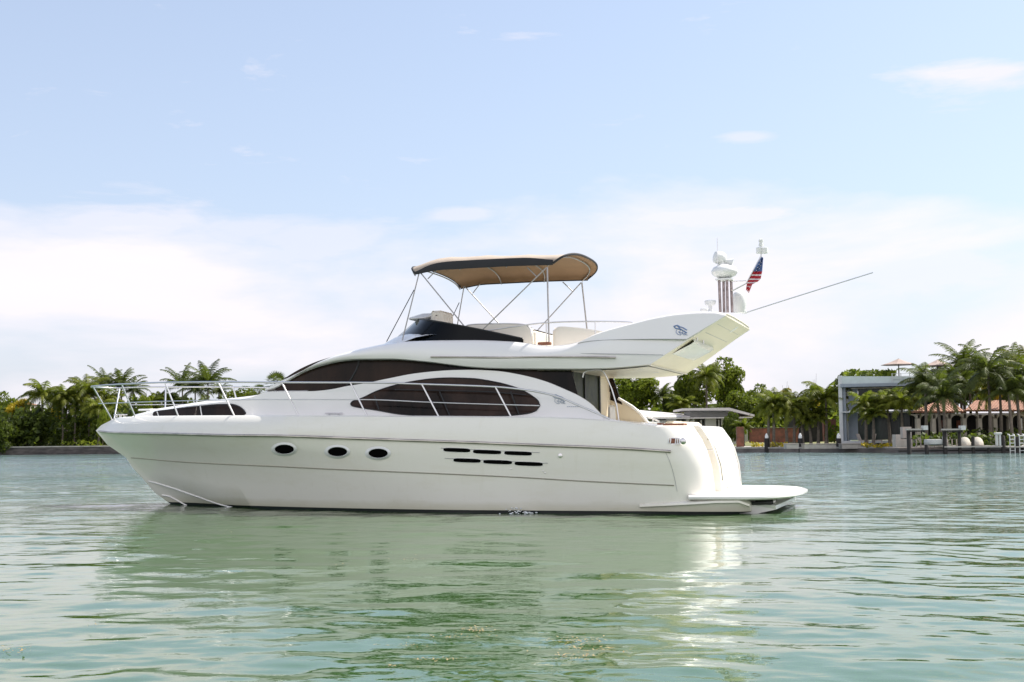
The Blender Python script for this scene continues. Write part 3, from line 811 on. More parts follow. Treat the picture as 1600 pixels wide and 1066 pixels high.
mb = MB(); o1, o2 = plat_outline(.05), plat_outline(0)
rings = [[(a, t_, ZP - .075) for a, t_ in o1], [(a, t_, ZP - .05) for a, t_ in o2], [(a, t_, ZP - .02) for a, t_ in o2], [(a, t_, ZP) for a, t_ in o1]]
mb.grid(rings, flip=True); n_ = len(o1); k0 = len(mb.v)
mb.add([(a, t_, ZP) for a, t_ in o1], [tuple(range(n_))]); mb.add([(a, t_, ZP - .075) for a, t_ in o1], [tuple(range(n_))[::-1]])
plat = mb.build('swim_platform', 'gel', yacht, 40)
MT['nonskid'] = mat('nonskid_white_deck', (.80, .77, .75), .9, var=.05, spec=.1)
mb = MB(); o3 = plat_outline(.10); mb.add([(a, t_, ZP + .004) for a, t_ in o3], [tuple(range(len(o3)))]); mb.build('platform_deck', 'nonskid', plat)
mb = MB(); mb.tube([(-.05, 1.15, ZP), (-.05, 1.15, ZP + .09), (-.40, .95, ZP + .09), (-.45, .95, ZP)], .012); mb.build('platform_handle', 'steel', plat, 60)
# hull extensions under the platform
for side in (1, -1):
    mb = MB(); rows = []
    for a, zt_, zb_, w_ in ((1.2, .145, -.15, 2.03), (.8, .165, -.15, 2.05), (.3, .195, -.12, 2.06), (0, .215, -.06, 2.06), (-.35, .22, .02, 2.01), (-.50, .16, .04, 1.92)):
        rows.append([(a, s2 * side, z2) for s2, z2 in ((1.2, zt_), (w_ - .10, zt_ + .03), (w_, zt_), (w_ + .01, zt_ - .03), (w_ - .05, zt_ - .05), (w_ - .12, zb_), (1.2, zb_))])
    mb.grid(rows, close=True, flip=side < 0); mb.add(rows[-1], [tuple(range(7))]); mb.add(rows[0], [tuple(range(7))[::-1]])
    mb.build('hull_sponson', 'hull', yacht, 35)
mb = MB(); rows = []
for a, zt_, zb_, w_ in ((.2, .2, -.3, 1.8), (-.3, .19, -.06, 1.75), (-.85, .12, .06, 1.55)):
    rows.append([(a, w_, zt_), (a, w_ - .05, zb_), (a, -w_ + .05, zb_), (a, -w_, zt_)])
mb.grid(rows, close=True); mb.add(rows[-1], [(0, 1, 2, 3)]); mb.build('platform_support', 'gel', yacht)
for t_ in (1.62, 1.3, -1.3, -1.62):
    mb = MB(); mb.tube([(-.30, t_ + (.14 if t_ > 0 else -.14), .165), (-.80, t_ * .98, .165)], .028); mb.tube([(-.55, t_, .165), (-.82, t_ * .97, .18)], .038); mb.build('platform_ram', 'steel' if abs(t_) < 1.5 else 'rubber', yacht, 60)

# ------------------------------------------------------------ flybridge fittings
# smoked wraparound screen
def zy(px, py, t_): return ploc(px, py, t_)
scr_b = [(816, 537, 1.42), (770, 536, 1.42), (720, 535, 1.42), (680, 534.5, 1.40), (655, 533, 1.32)]
scr_t = [(816, 529, 1.38), (765, 518, 1.36), (720, 509, 1.33), (690, 503.5, 1.25), (668, 500, 1.08)]
bp = [ploc(*p) for p in scr_b]; tp = [ploc(*p) for p in scr_t]
bp += [ploc(637, 530, 1.0), ploc(625, 527, .5), ploc(621, 526, 0)]
tp += [ploc(660, 499.3, .85), ploc(653, 499, .45), ploc(651.5, 499.5, 0)]
bp = bp + [(p[0], -p[1], p[2]) for p in bp[-2::-1]]; tp = tp + [(p[0], -p[1], p[2]) for p in tp[-2::-1]]
P = [[tuple(Vector(b_).lerp(Vector(t2), k / 4)) for k in range(5)] for b_, t2 in zip(bp, tp)]
mb = MB(); mb.grid(P); mb.grid([[(p[0] - .015, p[1] * .985, p[2] - .01) for p in r_] for r_ in P], flip=True)
scr = mb.build('wind_deflector', 'smoke', yacht, 70)
mb = MB(); mb.tube([r_[-1] for r_ in P], .014, 6); mb.build('deflector_rim', 'rubber', scr, 60)
# white cowl in front of the screen foot
mb = MB(); rows = []
for f in (0, .15, .35, .6, .8, 1):
    rows.append([((5.1 + 1.35 * (1 - .62 * abs(q) ** 2.5)) - f * 1.0, 1.34 * q, 2.86 + .26 * math.sin(math.pi / 2 * min(1, f * 1.6)) * (1 - .4 * abs(q) ** 3)) for q in np.linspace(1, -1, 15)])
mb.grid(rows, flip=True); mb.build('screen_cowl', 'gel', yacht, 60)
# helm console with pale hood, helm seat under a cover
hp = ploc(669, 495, .1)
mb = MB(); mb.box((hp[0] - .12, .1, hp[2] - .30), (.30, .7, .5), bev=.08); hc = mb.build('helm_console', 'plast', yacht, 40)
mb = MB()
for k in range(6): mb.box((hp[0] + .06 - k * .035, .1, hp[2] - .06 + k * .014), (.34, .80 - .05 * k, .05), bev=.02)
mb.build('console_hood', 'plast', hc, 40)
sp_ = ploc(694, 497, .4)
mb = MB(); mb.box((sp_[0], .5, sp_[2] - .32), (.20, .62, .80), bev=.08)
for k in range(5): mb.box((sp_[0], .26 + k * .12, sp_[2] - .28), (.23, .10, .76), bev=.04)
mb.build('helm_seat', 'vinyl', yacht, 40)
p = ploc(706, 503, .2); mb = MB(); mb.box((p[0], 0.1, p[2] - .35), (.4, .5, .55), bev=.1); mb.build('helm_seat', 'vinyl', yacht, 40)
# lounge: L shaped backrest
def backrest(pxs, t0, th, name='lounge_backrest'):
    rows = []
    for x, y in pxs:
        a, _, z = ploc(x, y, t0); rows.append([(a, t0, FLOOR), (a, t0 + .0, z - .05), (a, t0 - .03, z), (a, t0 - th, z), (a, t0 - th - .03, z - .05), (a, t0 - th, FLOOR)])
    mb = MB(); mb.grid(rows, close=True); mb.add(rows[0], [tuple(range(6))]); mb.add(rows[-1], [tuple(range(6))[::-1]]); return mb.build(name, 'vinyl', yacht, 50)


backrest([(728, 508), (760, 507), (800, 506.5), (818, 507), (828, 511), (832, 519), (833, 530)], 1.12, .14)
backrest([(866, 530), (867, 514), (871, 510.5), (880, 510), (905, 512), (925, 515), (945, 518)], 1.15, .14)
mb = MB(); a_, _, z_ = ploc(832, 520, 1.1); mb.box((a_ + .02, .45, (FLOOR + z_) / 2), (.12, 1.3, z_ - FLOOR + .12), bev=.05); mb.build('lounge_backrest', 'vinyl', yacht, 40)
a2_, _, z2_ = ploc(866, 512, 1.1); mb = MB(); mb.box((a2_ - .02, .35, (FLOOR + z2_) / 2), (.12, 1.5, z2_ - FLOOR), bev=.05); mb.build('lounge_backrest', 'vinyl', yacht, 40)
mb = MB(); mb.box((a_ + .9, .5, FLOOR + .2), (1.6, 1.0, .36), bev=.05); mb.build('lounge_seat', 'vinyl', yacht, 40)
mb = MB(); mb.box((a2_ - .8, .5, FLOOR + .2), (1.3, 1.0, .36), bev=.05); mb.build('lounge_seat', 'vinyl', yacht, 40)
p = ploc(851, 538, 1.3); mb = MB(); mb.box((p[0], 1.3, p[2] + .01), (.22, .1, .05), bev=.01); mb.build('teak_trim', 'teak', yacht)


def pipe(name, pts, r_=.0125, parent=None, m='steel'):
    mb = MB(); mb.tube(pts, r_, 8); return mb.build(name, m, parent or yacht, 60)


def bez(pts, n=24):
    out = []; P_ = [Vector(p) for p in pts]
    for i in range(len(P_) - 1):
        p0 = P_[max(i - 1, 0)]; p1 = P_[i]; p2 = P_[i + 1]; p3 = P_[min(i + 2, len(P_) - 1)]
        for k in range(6):
            u = k / 6; out.append(.5 * ((2 * p1) + (p2 - p0) * u + (2 * p0 - 5 * p1 + 4 * p2 - p3) * u * u + (3 * p1 - p0 - 3 * p2 + p3) * u**3))
    out.append(P_[-1]); return out


for s_ in (1, -1):
    def ms(q): return [(p[0], p[1] * s_, p[2]) for p in q]
    pipe('seat_rail', bez(ms([ploc(x, y, 1.25) for x, y in ((724, 514), (732, 508), (760, 506.3), (800, 506), (820, 508), (828, 513), (830, 526))])), .011)
    pipe('flybridge_rail', bez(ms([ploc(x, y, 1.30) for x, y in ((760, 517), (800, 511), (830, 507), (860, 504.2), (900, 502.8), (950, 502.6), (985, 504), (992, 508))])), .012)
    for x in (853.5, 930): pipe('rail_post', ms([ploc(x, 504.3 if x < 900 else 502.7, 1.30), ploc(x + .4, 541 if x < 900 else 522, 1.30)]), .011)

# bimini
ZE = ploc(655, 424, 1.15)[2]
A0, A1 = ploc(648, 424, 1.15)[0], ploc(864, 415, 1.15)[0]
def canopy_rows(dz=0.0, dw=0.0):
    rows = []
    for i in range(25):
        v = i / 24; row = []
        for k in range(25):
            th = math.pi * k / 24; ct = math.cos(th); st_ = math.sin(th)
            t_ = (1.15 + dw) * math.copysign(abs(ct) ** .80, ct); hgt = abs(st_) ** .62
            a = A0 + (A1 - A0) * v
            a += (.13 * (1 - v) - .32 * v ** 3) * hgt
            zedge = ZE + cint([(0, -.03), (.2, .03), (.6, .03), (1, .01)], v)
            crown = cint([(0, .19), (.18, .29), (.35, .29), (.75, .25), (.92, .24), (1, .225)], v)
            sag = -.02 * abs(math.sin(v * math.pi * 4)) * hgt
            row.append((a, t_, zedge + crown * hgt + sag + dz))
        rows.append(row)
    return rows


mb = MB(); P = canopy_rows(); Q = canopy_rows(-.012, -.008); mb.grid(P, flip=True)
ring = [(0, k) for k in range(25)] + [(i, 24) for i in range(1, 25)] + [(24, k) for k in range(23, -1, -1)] + [(i, 0) for i in range(23, 0, -1)]
mb.grid([[P[i][k] for i, k in ring], [Q[i][k] for i, k in ring]], close=True)
bim = mb.build('sunshade_canopy', 'canvas', yacht, 60)
mb = MB(); mb.grid(Q); mb.build('canopy_underside', 'lining', bim, 60)  # underside of the tan canvas, its translucent brown put into the colour
for s_ in (1, -1):
    mb = MB(); rows = []
    for i in range(25):
        v = i / 24; p = P[i][0] if s_ > 0 else P[i][24]; h_ = cint([(0, .02), (.12, .09), (.3, .115), (.8, .11), (1, .06)], v)
        rows.append([(p[0], p[1] + s_ * .006, p[2] + h_ * 1.0), (p[0], p[1] + s_ * .022, p[2] + h_ * .5), (p[0], p[1] + s_ * .016, p[2] - .03), (p[0], p[1] + s_ * .002, p[2] - .03), (p[0], p[1] - s_ * .006, p[2] + h_)])
    mb.grid(rows, close=True); mb.build('canopy_valance', 'navy', bim, 50)
for i, nm in ((0, 'canopy_hem'), (24, 'canopy_hem')):
    mb = MB(); mb.tube([(p[0], p[1], p[2]) for p in P[i]], .022, 6, flat=.7); mb.build(nm, 'navy', bim, 60)


def bow(v, extra=0):
    return [(p[0], p[1] * .985, p[2] - .03) for p in Q[int(v * 24)]]


for v in (.04, .36, .68, .96): pipe('canopy_bow', bow(v), .012, bim, 'strut')
tN, tF = 1.13, -1.13
ZC = 2.9
for s_ in (1, -1):
    ms = lambda q: [(p[0], p[1] * s_, p[2]) for p in q]
    pipe('canopy_strut', ms([ploc(655, 426, tN), ploc(628.5, 532, 1.25)]), .011, bim, 'strut')
    pipe('canopy_strut', ms([ploc(656, 425, tN), ploc(741, 529, 1.33)]), .011, bim, 'strut')
    pipe('canopy_strut', ms([ploc(854, 418, tN), ploc(738, 531, 1.33)]), .011, bim, 'strut')
    pipe('canopy_strut', ms([ploc(855, 418, tN), ploc(858, 536, 1.33)]), .015, bim, 'strut')
    pipe('canopy_strap', ms([ploc(647, 453, tN), ploc(604, 534, 1.2)]), .008, bim, 'rubber')
    pipe('canopy_strut', ms([ploc(683, 421, 1.12), ploc(668.5, 436, 1.16)]), .010, bim, 'strut')
    pipe('canopy_strut', ms([ploc(824, 418, 1.1), ploc(839, 433, 1.13)]), .010, bim, 'strut')
# ------------------------------------------------------------ guard rails
GR = [(143, 604), (165, 602), (190, 600.5), (258, 597.8), (341, 597), (430, 597.6), (579, 598), (658, 600.4), (774, 604.7), (821, 609.4), (862, 617.3), (909, 635.7), (953, 655)]
WR = lambda a, z: max(.12, Wgu(a - .25)) - .05 if a < 12.3 else .30
def Wrail(a, z): return lint([(-1, 1.95), (7, 1.93), (8.5, 1.75), (9.5, 1.5), (10.5, 1.18), (11.3, .88), (12.0, .62), (12.6, .42), (13.1, .32), (14, .25)], a)
rp = [trace(x, cint(GR, x), Wrail) for x in np.linspace(143, 953, 110)]
front = rp[0]
loop = [(p[0], p[1], p[2]) for p in rp[::-1]] + [(front[0] + .10, front[1] * .7, front[2]), (front[0] + .13, 0, front[2]), (front[0] + .10, -front[1] * .7, front[2])] + [(p[0], -p[1], p[2]) for p in rp]
pipe('guard_rail', loop, .0165)
MR = [(152, 631), (266, 627), (420, 624.5), (562, 624.5), (680, 629), (720, 630.4), (843, 634)]
for s_ in (1, -1):
    q = [trace(x, cint(MR, x), Wrail) for x in np.linspace(154, 843, 70)]; pipe('mid_rail', [(p[0], p[1] * s_, p[2]) for p in q], .009)
    for xt, yt, xb, yb in ((145, 604, 176, 656), (190, 600.5, 213, 654), (258, 598, 280, 652), (341, 597.5, 368, 652), (440.6, 598, 468, 652), (547.6, 598, 575.7, 653), (659, 600.4, 688, 654), (774, 604.7, 804, 660)):
        a = trace(xt, yt, Wrail); b_ = trace(xb, yb, lambda a_, z_: max(.02, Wgu(a_) - .07))
        pipe('stanchion', [(a[0], a[1] * s_, a[2]), (b_[0], b_[1] * s_, b_[2] - .02)], .0155)
        mb = MB(); mb.lathe([(.035, 0), (.035, .02), (.018, .03)], (b_[0], b_[1] * s_, b_[2] - .02), 12); mb.build('stanchion_foot', 'steel', yacht, 40)
    q = trace(941, 649.5, Wrail); pipe('stanchion', [(q[0], q[1] * s_, q[2]), (q[0], q[1] * s_, q[2] - .14)], .010)

# ------------------------------------------------------------ mast and aerials
def mp_(x, y, t_=0.0): return Vector(ploc(x, y, t_))
b0 = mp_(1135, 487); tp0 = mp_(1133, 438)
mast = bpy.data.objects.new('aerial_mast', None); C.objects.link(mast); mast.parent = yacht; mast.location = b0
def loc(v): return Vector(v) - b0
mb = MB()
for xb, xt, t_ in ((1125.5, 1123.7, .10), (1131.5, 1130.5, -.10), (1137, 1135.8, .10), (1144, 1142.4, -.06)):
    mb = MB(); mb.tube([loc(mp_(xb, 488.5, t_)), loc(mp_(xt, 438, t_))], .024, 10); mb.build('mast_tube', 'mast', mast, 60)
top = loc(mp_(1132.5, 437.5))
mb = MB(); mb.box(top + Vector((0, 0, 0)), (.28, .30, .025)); mb.lathe([(.07, 0), (.06, .03), (.10, .06)], top, 16); mb.build('mast_plate', 'plast', mast, 40)
cR = loc(mp_(1132, 424.5)); mb = MB(); mb.lathe([(.10, -.115), (.19, -.07), (.225, -.02), (.225, .01), (.19, .07), (.11, .11), (.03, .12)], cR, 28); mb.build('radar_dome', 'plast', mast, 50)
mb = MB(); mb.lathe([(.06, -.06), (.05, .04), (.05, .06)], loc(mp_(1128, 410)), 14)
c1 = loc(mp_(1124, 403)); mb.lathe([(.06, -.11), (.10, -.08), (.115, .0), (.10, .08), (.03, .10)], c1, 18, axis=(.75, .5, .15)); mb.build('searchlight', 'plast', mast, 50)
mb = MB(); c2 = loc(mp_(1138, 409)); mb.lathe([(.02, -.13), (.035, -.02), (.07, .06), (.085, .08)], c2, 18, axis=(-.95, -.1, -.3)); mb.tube([loc(mp_(1132, 412)), c2], .02); mb.build('horn', 'plast', mast, 50)
pipe('whip_aerial', [loc(mp_(1121.5, 432, .12)), loc(mp_(1120.7, 372, .12))], .006, mast)
pipe('flag_staff', [loc(mp_(1143, 440)), loc(mp_(1166, 439))], .009, mast)
pipe('flag_staff', [loc(mp_(1144, 454.6)), loc(mp_(1166, 443)), loc(mp_(1189, 400)), loc(mp_(1190.5, 376))], .011, mast)
l1 = loc(mp_(1189, 379.6)); mb = MB(); mb.lathe([(.035, -.06), (.04, -.055), (.04, -.02), (.034, -.018), (.034, .02), (.04, .022), (.04, .055), (.02, .065)], l1, 16); mb.build('anchor_light', 'plast', mast, 40)
mb = MB()
for dx in (-4.3, 4.3): mb.lathe([(.05, -.05), (.055, -.045), (.055, .045), (.045, .05)], loc(mp_(1190.5 + dx, 391.5)), 16)
mb.tube([loc(mp_(1184, 391.5)), loc(mp_(1197, 391.5))], .012); mb.build('steaming_light', 'plast', mast, 40)
dm = bpy.data.objects.new
c3 = mp_(1155, 487, -.45); mb = MB(); mb.lathe([(.10, -.02), (.115, .05), (.13, .10), (.13, .22), (.115, .29), (.08, .34), (.03, .36)], c3, 24, sx=.95, sy=.95); mb.build('satellite_dome', 'plast', yacht, 60)
c4 = mp_(1110, 487, .1); mb = MB(); mb.lathe([(.05, -.01), (.03, .06), (.03, .09), (.085, .12), (.10, .17), (.09, .19), (.03, .20)], c4, 18); mb.build('gps_aerial', 'plast', yacht, 50)
c5 = mp_(1101, 487, -.2); mb = MB(); mb.lathe([(.07, -.01), (.08, .02), (.07, .05), (.02, .06)], c5, 18); mb.build('gps_aerial', 'plast', yacht, 50)
pipe('long_whip_aerial', [mp_(1166, 488.5, -.9), mp_(1230, 468, -1.0), mp_(1300, 446, -1.1), mp_(1364, 426, -1.2)], .009)
mb = MB(); mb.lathe([(.04, -.03), (.04, .03), (.02, .05)], mp_(1163, 488, -.9), 12); mb.build('aerial_base', 'plast', yacht, 40)

# flag: hanging from the raked staff, in folds; top-level
fl = thing('flag', YO + AX * mp_(1189, 403)[0] + PT * 0 + Vector((0, 0, mp_(1189, 403)[2])), 'small striped red, white and blue flag hanging from the yacht mast', 'flag', rz=math.pi - PSI)
fb = mp_(1189, 403)
def fpt(u, v):      # u 0 top..1 bottom along staff, v 0 hoist .. 1 fly
    x0 = lint([(0, 1190), (.7, 1167.5), (1, 1165.5)], u); y0 = lint([(0, 401), (.7, 440), (1, 453)], u)
    x1 = lint([(0, 1192.5), (.42, 1191), (.62, 1188.5), (.74, 1183), (.8, 1175.5), (1, 1170)], u); y1 = lint([(0, 403), (.42, 424), (.62, 436), (.74, 441), (.8, 444), (1, 458)], u)
    x = x0 + (x1 - x0) * v; y = y0 + (y1 - y0) * v
    p = mp_(x, y, .05 * math.sin(v * 7 + u * 3) * v + .03 * math.sin(u * 9))
    return p - fb
NUf, NVf = 26, 10
mbs = {'red': MB(), 'fwhite': MB(), 'fblue': MB()}
for i in range(NUf):
    for j in range(NVf):
        u, v = i / NUf, j / NVf
        if u < .42: c_ = 'fblue'
        else: c_ = 'red' if int((u - .42) / .058 * 1.0) % 2 == 0 else 'fwhite'
        if u > .8 and j % 4 < 2: c_ = 'red'
        q = [fpt(u, v), fpt(u + 1 / NUf, v), fpt(u + 1 / NUf, v + 1 / NVf), fpt(u, v + 1 / NVf)]
        mbs[c_].prism(q, (0, -.006, 0))
for c_, nm in (('red', 'red_stripes'), ('fwhite', 'white_stripes'), ('fblue', 'blue_canton')): (kind(mbs[c_].build(nm, c_, fl, 60), 'stuff') if False else mbs[c_].build(nm, c_, fl, 60))
mb = MB()
for k in range(7):
    p = fpt(.12 + .045 * k, .35 + .3 * (k % 2)); mb.box(p + Vector((0, .004, 0)), (.012, .004, .012))
mb.build('canton_stars', 'fwhite', fl)

# ------------------------------------------------------------ water
def make_water():
    rr = [0.6]
    while rr[-1] < 5: rr.append(rr[-1] * 1.05)
    while rr[-1] < 46: rr.append(rr[-1] * 1.0027)
    while rr[-1] < 200: rr.append(rr[-1] * 1.01)
    while rr[-1] < 9000: rr.append(rr[-1] * 1.08)
    rr = np.array(rr)
    dn = np.linspace(R(90 - 28), R(90 + 28), 400); rest = np.linspace(R(90 + 28), R(360 + 90 - 28), 90)[1:-1]
    th = np.concatenate([dn, rest]); n, m_ = len(rr), len(th)
    RR, TT = np.meshgrid(rr, th, indexing='ij'); X = RR * np.cos(TT); Y = RR * np.sin(TT); Z = np.zeros_like(X)
    rng = np.random.default_rng(3)
    act = RR < 260
    mask = (RR > 3)
    # slowly varying patches of rough and smooth water
    pm = .5 + .5 * np.sin(X * .31 + 1.3 + .9 * np.sin(Y * .23)) * np.sin(Y * .27 + .4 + .8 * np.sin(X * .17 + 2))
    amp = (.30 + .75 * pm) * (.75 + .5 / (1 + np.exp(-(X - 2.5) / 2.0)))
    nearf = np.clip((RR - 6) / 10, 0, 1)
    for k in range(110):
        lam = .14 * (2.2 / .14) ** rng.random(); ang = rng.normal(R(86), R(36)); kk = 2 * math.pi / lam
        slope = .0092 if lam < .9 else .0036
        ph = rng.random() * 6.28; loc_dr = RR * .0027
        fade = np.clip((lam / np.maximum(loc_dr, RR * .0024) - 3) / 5, 0, 1)
        wgt = amp if lam < .9 else 1.0
        Z += wgt * fade * (slope / kk) * np.sin(kk * (X * math.cos(ang) + Y * math.sin(ang)) + ph + .6 * np.sin(X * .21 * (1 + k % 3) + Y * .13 * (1 + k % 5) + k))
    Z *= np.clip((RR - 2) / 3, 0, 1) * np.clip((260 - RR) / 60, 0, 1)
    V = np.stack([X, Y, Z], -1).reshape(-1, 3)
    V = np.vstack([V, [[0, 0, 0]]])
    i, j = np.meshgrid(np.arange(n - 1), np.arange(m_), indexing='ij'); jn = (j + 1) % m_
    Fq = np.stack([i * m_ + j, (i + 1) * m_ + j, (i + 1) * m_ + jn, i * m_ + jn], -1).reshape(-1, 4)
    me = bpy.data.meshes.new('water')
    nf = len(Fq); tri = np.stack([np.full(m_, len(V) - 1), np.arange(m_), (np.arange(m_) + 1) % m_], -1)
    me.vertices.add(len(V)); me.vertices.foreach_set('co', V.astype(np.float32).ravel())
    me.loops.add(nf * 4 + m_ * 3); me.loops.foreach_set('vertex_index', np.concatenate([Fq.ravel(), tri.ravel()]).astype(np.int32))
    me.polygons.add(nf + m_); me.polygons.foreach_set('loop_start', np.concatenate([np.arange(nf) * 4, nf * 4 + np.arange(m_) * 3]).astype(np.int32))
    me.update(calc_edges=True); me.shade_smooth(); me.materials.append(MT['water'])
    o = bpy.data.objects.new('water', me); C.objects.link(o); kind(o, 'structure')


make_water()

# ------------------------------------------------------------ banks
SHL = [(-260, 175), (-64, 160), (-48, 158), (-30, 150), (0, 125), (18.5, 105), (34, 86), (60, 74), (150, 50)]


def shoreY(x): return lint(SHL, x)


def gz(x, y):
    d = y - shoreY(x); zf = float(np.interp(x, [-35, 0, 15], [1.05, .7, .40])); return zf + min(max(d - 3, 0), 25) * .022


xs = list(np.linspace(-260, 150, 90)); ds = [0.25, 3, 6, 10, 15, 22, 30, 60, 150, 500, 1500]
mb = MB(); mb.grid([[(x, shoreY(x) + d, gz(x, shoreY(x) + d)) for d in ds] for x in xs], flip=True)
kind(mb.build('ground', 'grass', None, 60), 'structure')


def seawall(x0, x1, label, h_of, m='concrete', name='seawall'):
    root = thing(name, (x0, shoreY(x0), 0), label, 'seawall')
    xs_ = [x for x in [x0] + [p[0] for p in SHL if x0 < p[0] < x1] + [x1]]
    def strip(mb, y0, y1, z0, z1f):
        rows = []
        for x in xs_:
            y = shoreY(x); zt = z1f(x); rows.append([Vector((x, y + y0, z0(x) if callable(z0) else z0)) - root.location, Vector((x, y + y0, zt)) - root.location, Vector((x, y + y1, zt)) - root.location, Vector((x, y + y1, z0(x) if callable(z0) else z0)) - root.location])
        mb.grid([[tuple(p) for p in r_] for r_ in rows], close=True, flip=False)
    mb = MB(); strip(mb, -.05, .4, -1.5, lambda x: h_of(x)); mb.build('wall', m, root)
    mb = MB(); strip(mb, -.12, .5, h_of, lambda x: h_of(x) + .12); mb.build('coping', 'coping', root)
    return root


seawall(-260, -8, 'long dark weathered seawall below the palms at the left shore', lambda x: .92, 'wet_concrete')
seawall(-8, 150, 'low grey seawall of the right shore below the houses', lambda x: .30)

# ------------------------------------------------------------ vegetation prototypes
def palm_crown(seed, nf=24, ln=2.4, droop=1.0, leaf=.55, up=.9):
    rg = random.Random(seed); mb = MB(); vals = []
    for i in range(nf):
        az = i * 2.399 + rg.uniform(-.3, .3); f = i / nf
        e0 = R(82 - 95 * f * up) + rg.uniform(-.12, .12); l_ = ln * rg.uniform(.8, 1.08); n = 16
        p = Vector((0, 0, 0)); pts = [p.copy()]; e = e0
        for k in range(n):
            e -= droop * (.045 + .11 * (k / n)) * rg.uniform(.85, 1.15); d = Vector((math.cos(az) * math.cos(e), math.sin(az) * math.cos(e), math.sin(e)))
            p = p + d * (l_ / n); pts.append(p.copy())
        fv = rg.random()
        o = len(mb.f); mb.tube(pts[::3] + [pts[-1]], .03, 3, .008); vals += [fv * .6 + .3] * (len(mb.f) - o)
        for k in range(2, n + 1):
            for sub in (0, .5):
                q = pts[k - 1].lerp(pts[k], sub); d = (pts[k] - pts[k - 1]).normalized(); sd_ = d.cross(Vector((0, 0, 1))); sd_ = sd_.normalized() if sd_.length > .05 else Vector((1, 0, 0))
                s_ = math.sin(math.pi * min(1, (k + sub) / (n + 1)) ** .8) ** .6 * leaf * rg.uniform(.8, 1.15)
                for sg in (1, -1):
                    dr = (sd_ * sg * .85 + d * .5 + Vector((0, 0, -.35 * droop - rg.uniform(0, .35)))).normalized(); tipp = q + dr * s_; wv_ = d * .034
                    mid = q + dr * s_ * .5 + Vector((0, 0, .03))
                    o = len(mb.f); mb.add([q - wv_, q + wv_, mid + wv_ * .9, mid - wv_ * .9, tipp + Vector((0, 0, -.05 * droop))], [(0, 1, 2, 3), (3, 2, 4)]); vals += [min(1, max(0, fv * .7 + rg.uniform(-.1, .3)))] * 2
    mb.a = vals; return mb


def proto_mesh(mb, name, m, smooth=None):
    o = mb.build(name, m, None, smooth); me = o.data; bpy.data.objects.remove(o); return me


def fan_crown(seed, nf=26, ln=1.1):
    rg = random.Random(seed); mb = MB(); vals = []
    for i in range(nf):
        az = i * 2.399; e = R(80 - 110 * i / nf); d = Vector((math.cos(az) * math.cos(e), math.sin(az) * math.cos(e), math.sin(e)))
        c_ = d * ln * .6; sd_ = d.cross(Vector((0, 0, 1))).normalized() if abs(d.z) < .98 else Vector((1, 0, 0)); up_ = sd_.cross(d)
        fv = rg.random()
        for k in range(11):
            a = (k - 5) / 5 * 1.35; dd = (d * math.cos(a) + sd_ * math.sin(a)).normalized(); tip = c_ + dd * ln * .75 + Vector((0, 0, -.12))
            o = c_ + dd * .1; wv_ = dd.cross(up_).normalized() * .05; mid = o.lerp(tip, .5)
            mb.add([o, mid + wv_, tip, mid - wv_], [(0, 1, 2, 3)]); vals.append(fv)
        mb.tube([(0, 0, 0), c_], .02, 3); vals += [.3] * 5
    mb.a = vals; return mb


def leaf_crown(seed, n=4200, leaf=.30, blobs=26, flat=.75, spread=1.0):
    rg = np.random.default_rng(seed); mb = MB(); vals = []
    # blobs inside a unit sphere-ish envelope
    cs = []
    for i in range(blobs):
        d = rg.normal(size=3); d /= np.linalg.norm(d); r_ = rg.uniform(.35, .82) * spread
        cs.append((d * r_ * np.array([1, 1, flat]), rg.uniform(.20, .38)))
    V = []; Fs = []
    for i in range(n):
        c_, br = cs[rg.integers(len(cs))]; d = rg.normal(size=3); d /= np.linalg.norm(d); d[2] = abs(d[2]) * 1.0 if rg.random() < .6 else d[2]
        p = c_ + d * br * rg.uniform(.75, 1.08) * np.array([1, 1, .8])
        nrm_ = d + rg.normal(size=3) * .55; nrm_ /= np.linalg.norm(nrm_); a_ = np.cross(nrm_, rg.normal(size=3)); a_ /= np.linalg.norm(a_); b__ = np.cross(nrm_, a_)
        s_ = leaf * rg.uniform(.5, 1.2) * .5
        o = len(V); V += [tuple(p - a_ * s_), tuple(p + b__ * s_ * .55), tuple(p + a_ * s_), tuple(p - b__ * s_ * .55)]; Fs.append((o, o + 1, o + 2, o + 3))
        vals.append(float(np.clip(.25 + .35 * (cs.index((c_, br)) % 3) / 2 + rg.uniform(-.2, .3), 0, 1)) if False else float(np.clip(br * 1.6 - .25 + rg.uniform(-.15, .35), 0, 1)))
    mb.v = V; mb.f = Fs; mb.a = vals; return mb


def trunk_mesh(seed, bend=.06, r0_=.13, r1_=.08):
    rg = random.Random(seed); mb = MB(); pts = []
    for k in range(15):
        f = k / 14; pts.append((bend * math.sin(f * 2.2 + seed), bend * math.sin(f * 1.7), f))
    # unit-height trunk; radius given in metres, height scaled per tree
    n = 9; vs = []; fs = []
    for i, p in enumerate(pts):
        f = i / 14; rr = r0_ * (1.5 - .5 * min(1, f * 6)) * (1 - f) + r1_ * f; rr *= 1 + .06 * (i % 2)
        for k in range(n): a = 2 * math.pi * k / n; vs.append((p[0] + rr * math.cos(a), p[1] + rr * math.sin(a), p[2]))
    for i in range(14):
        for k in range(n): j = (k + 1) % n; fs.append((i * n + k, i * n + j, (i + 1) * n + j, (i + 1) * n + k))
    fs.append(tuple(14 * n + k for k in range(n))); mb.add(vs, fs); return mb, pts[-1]


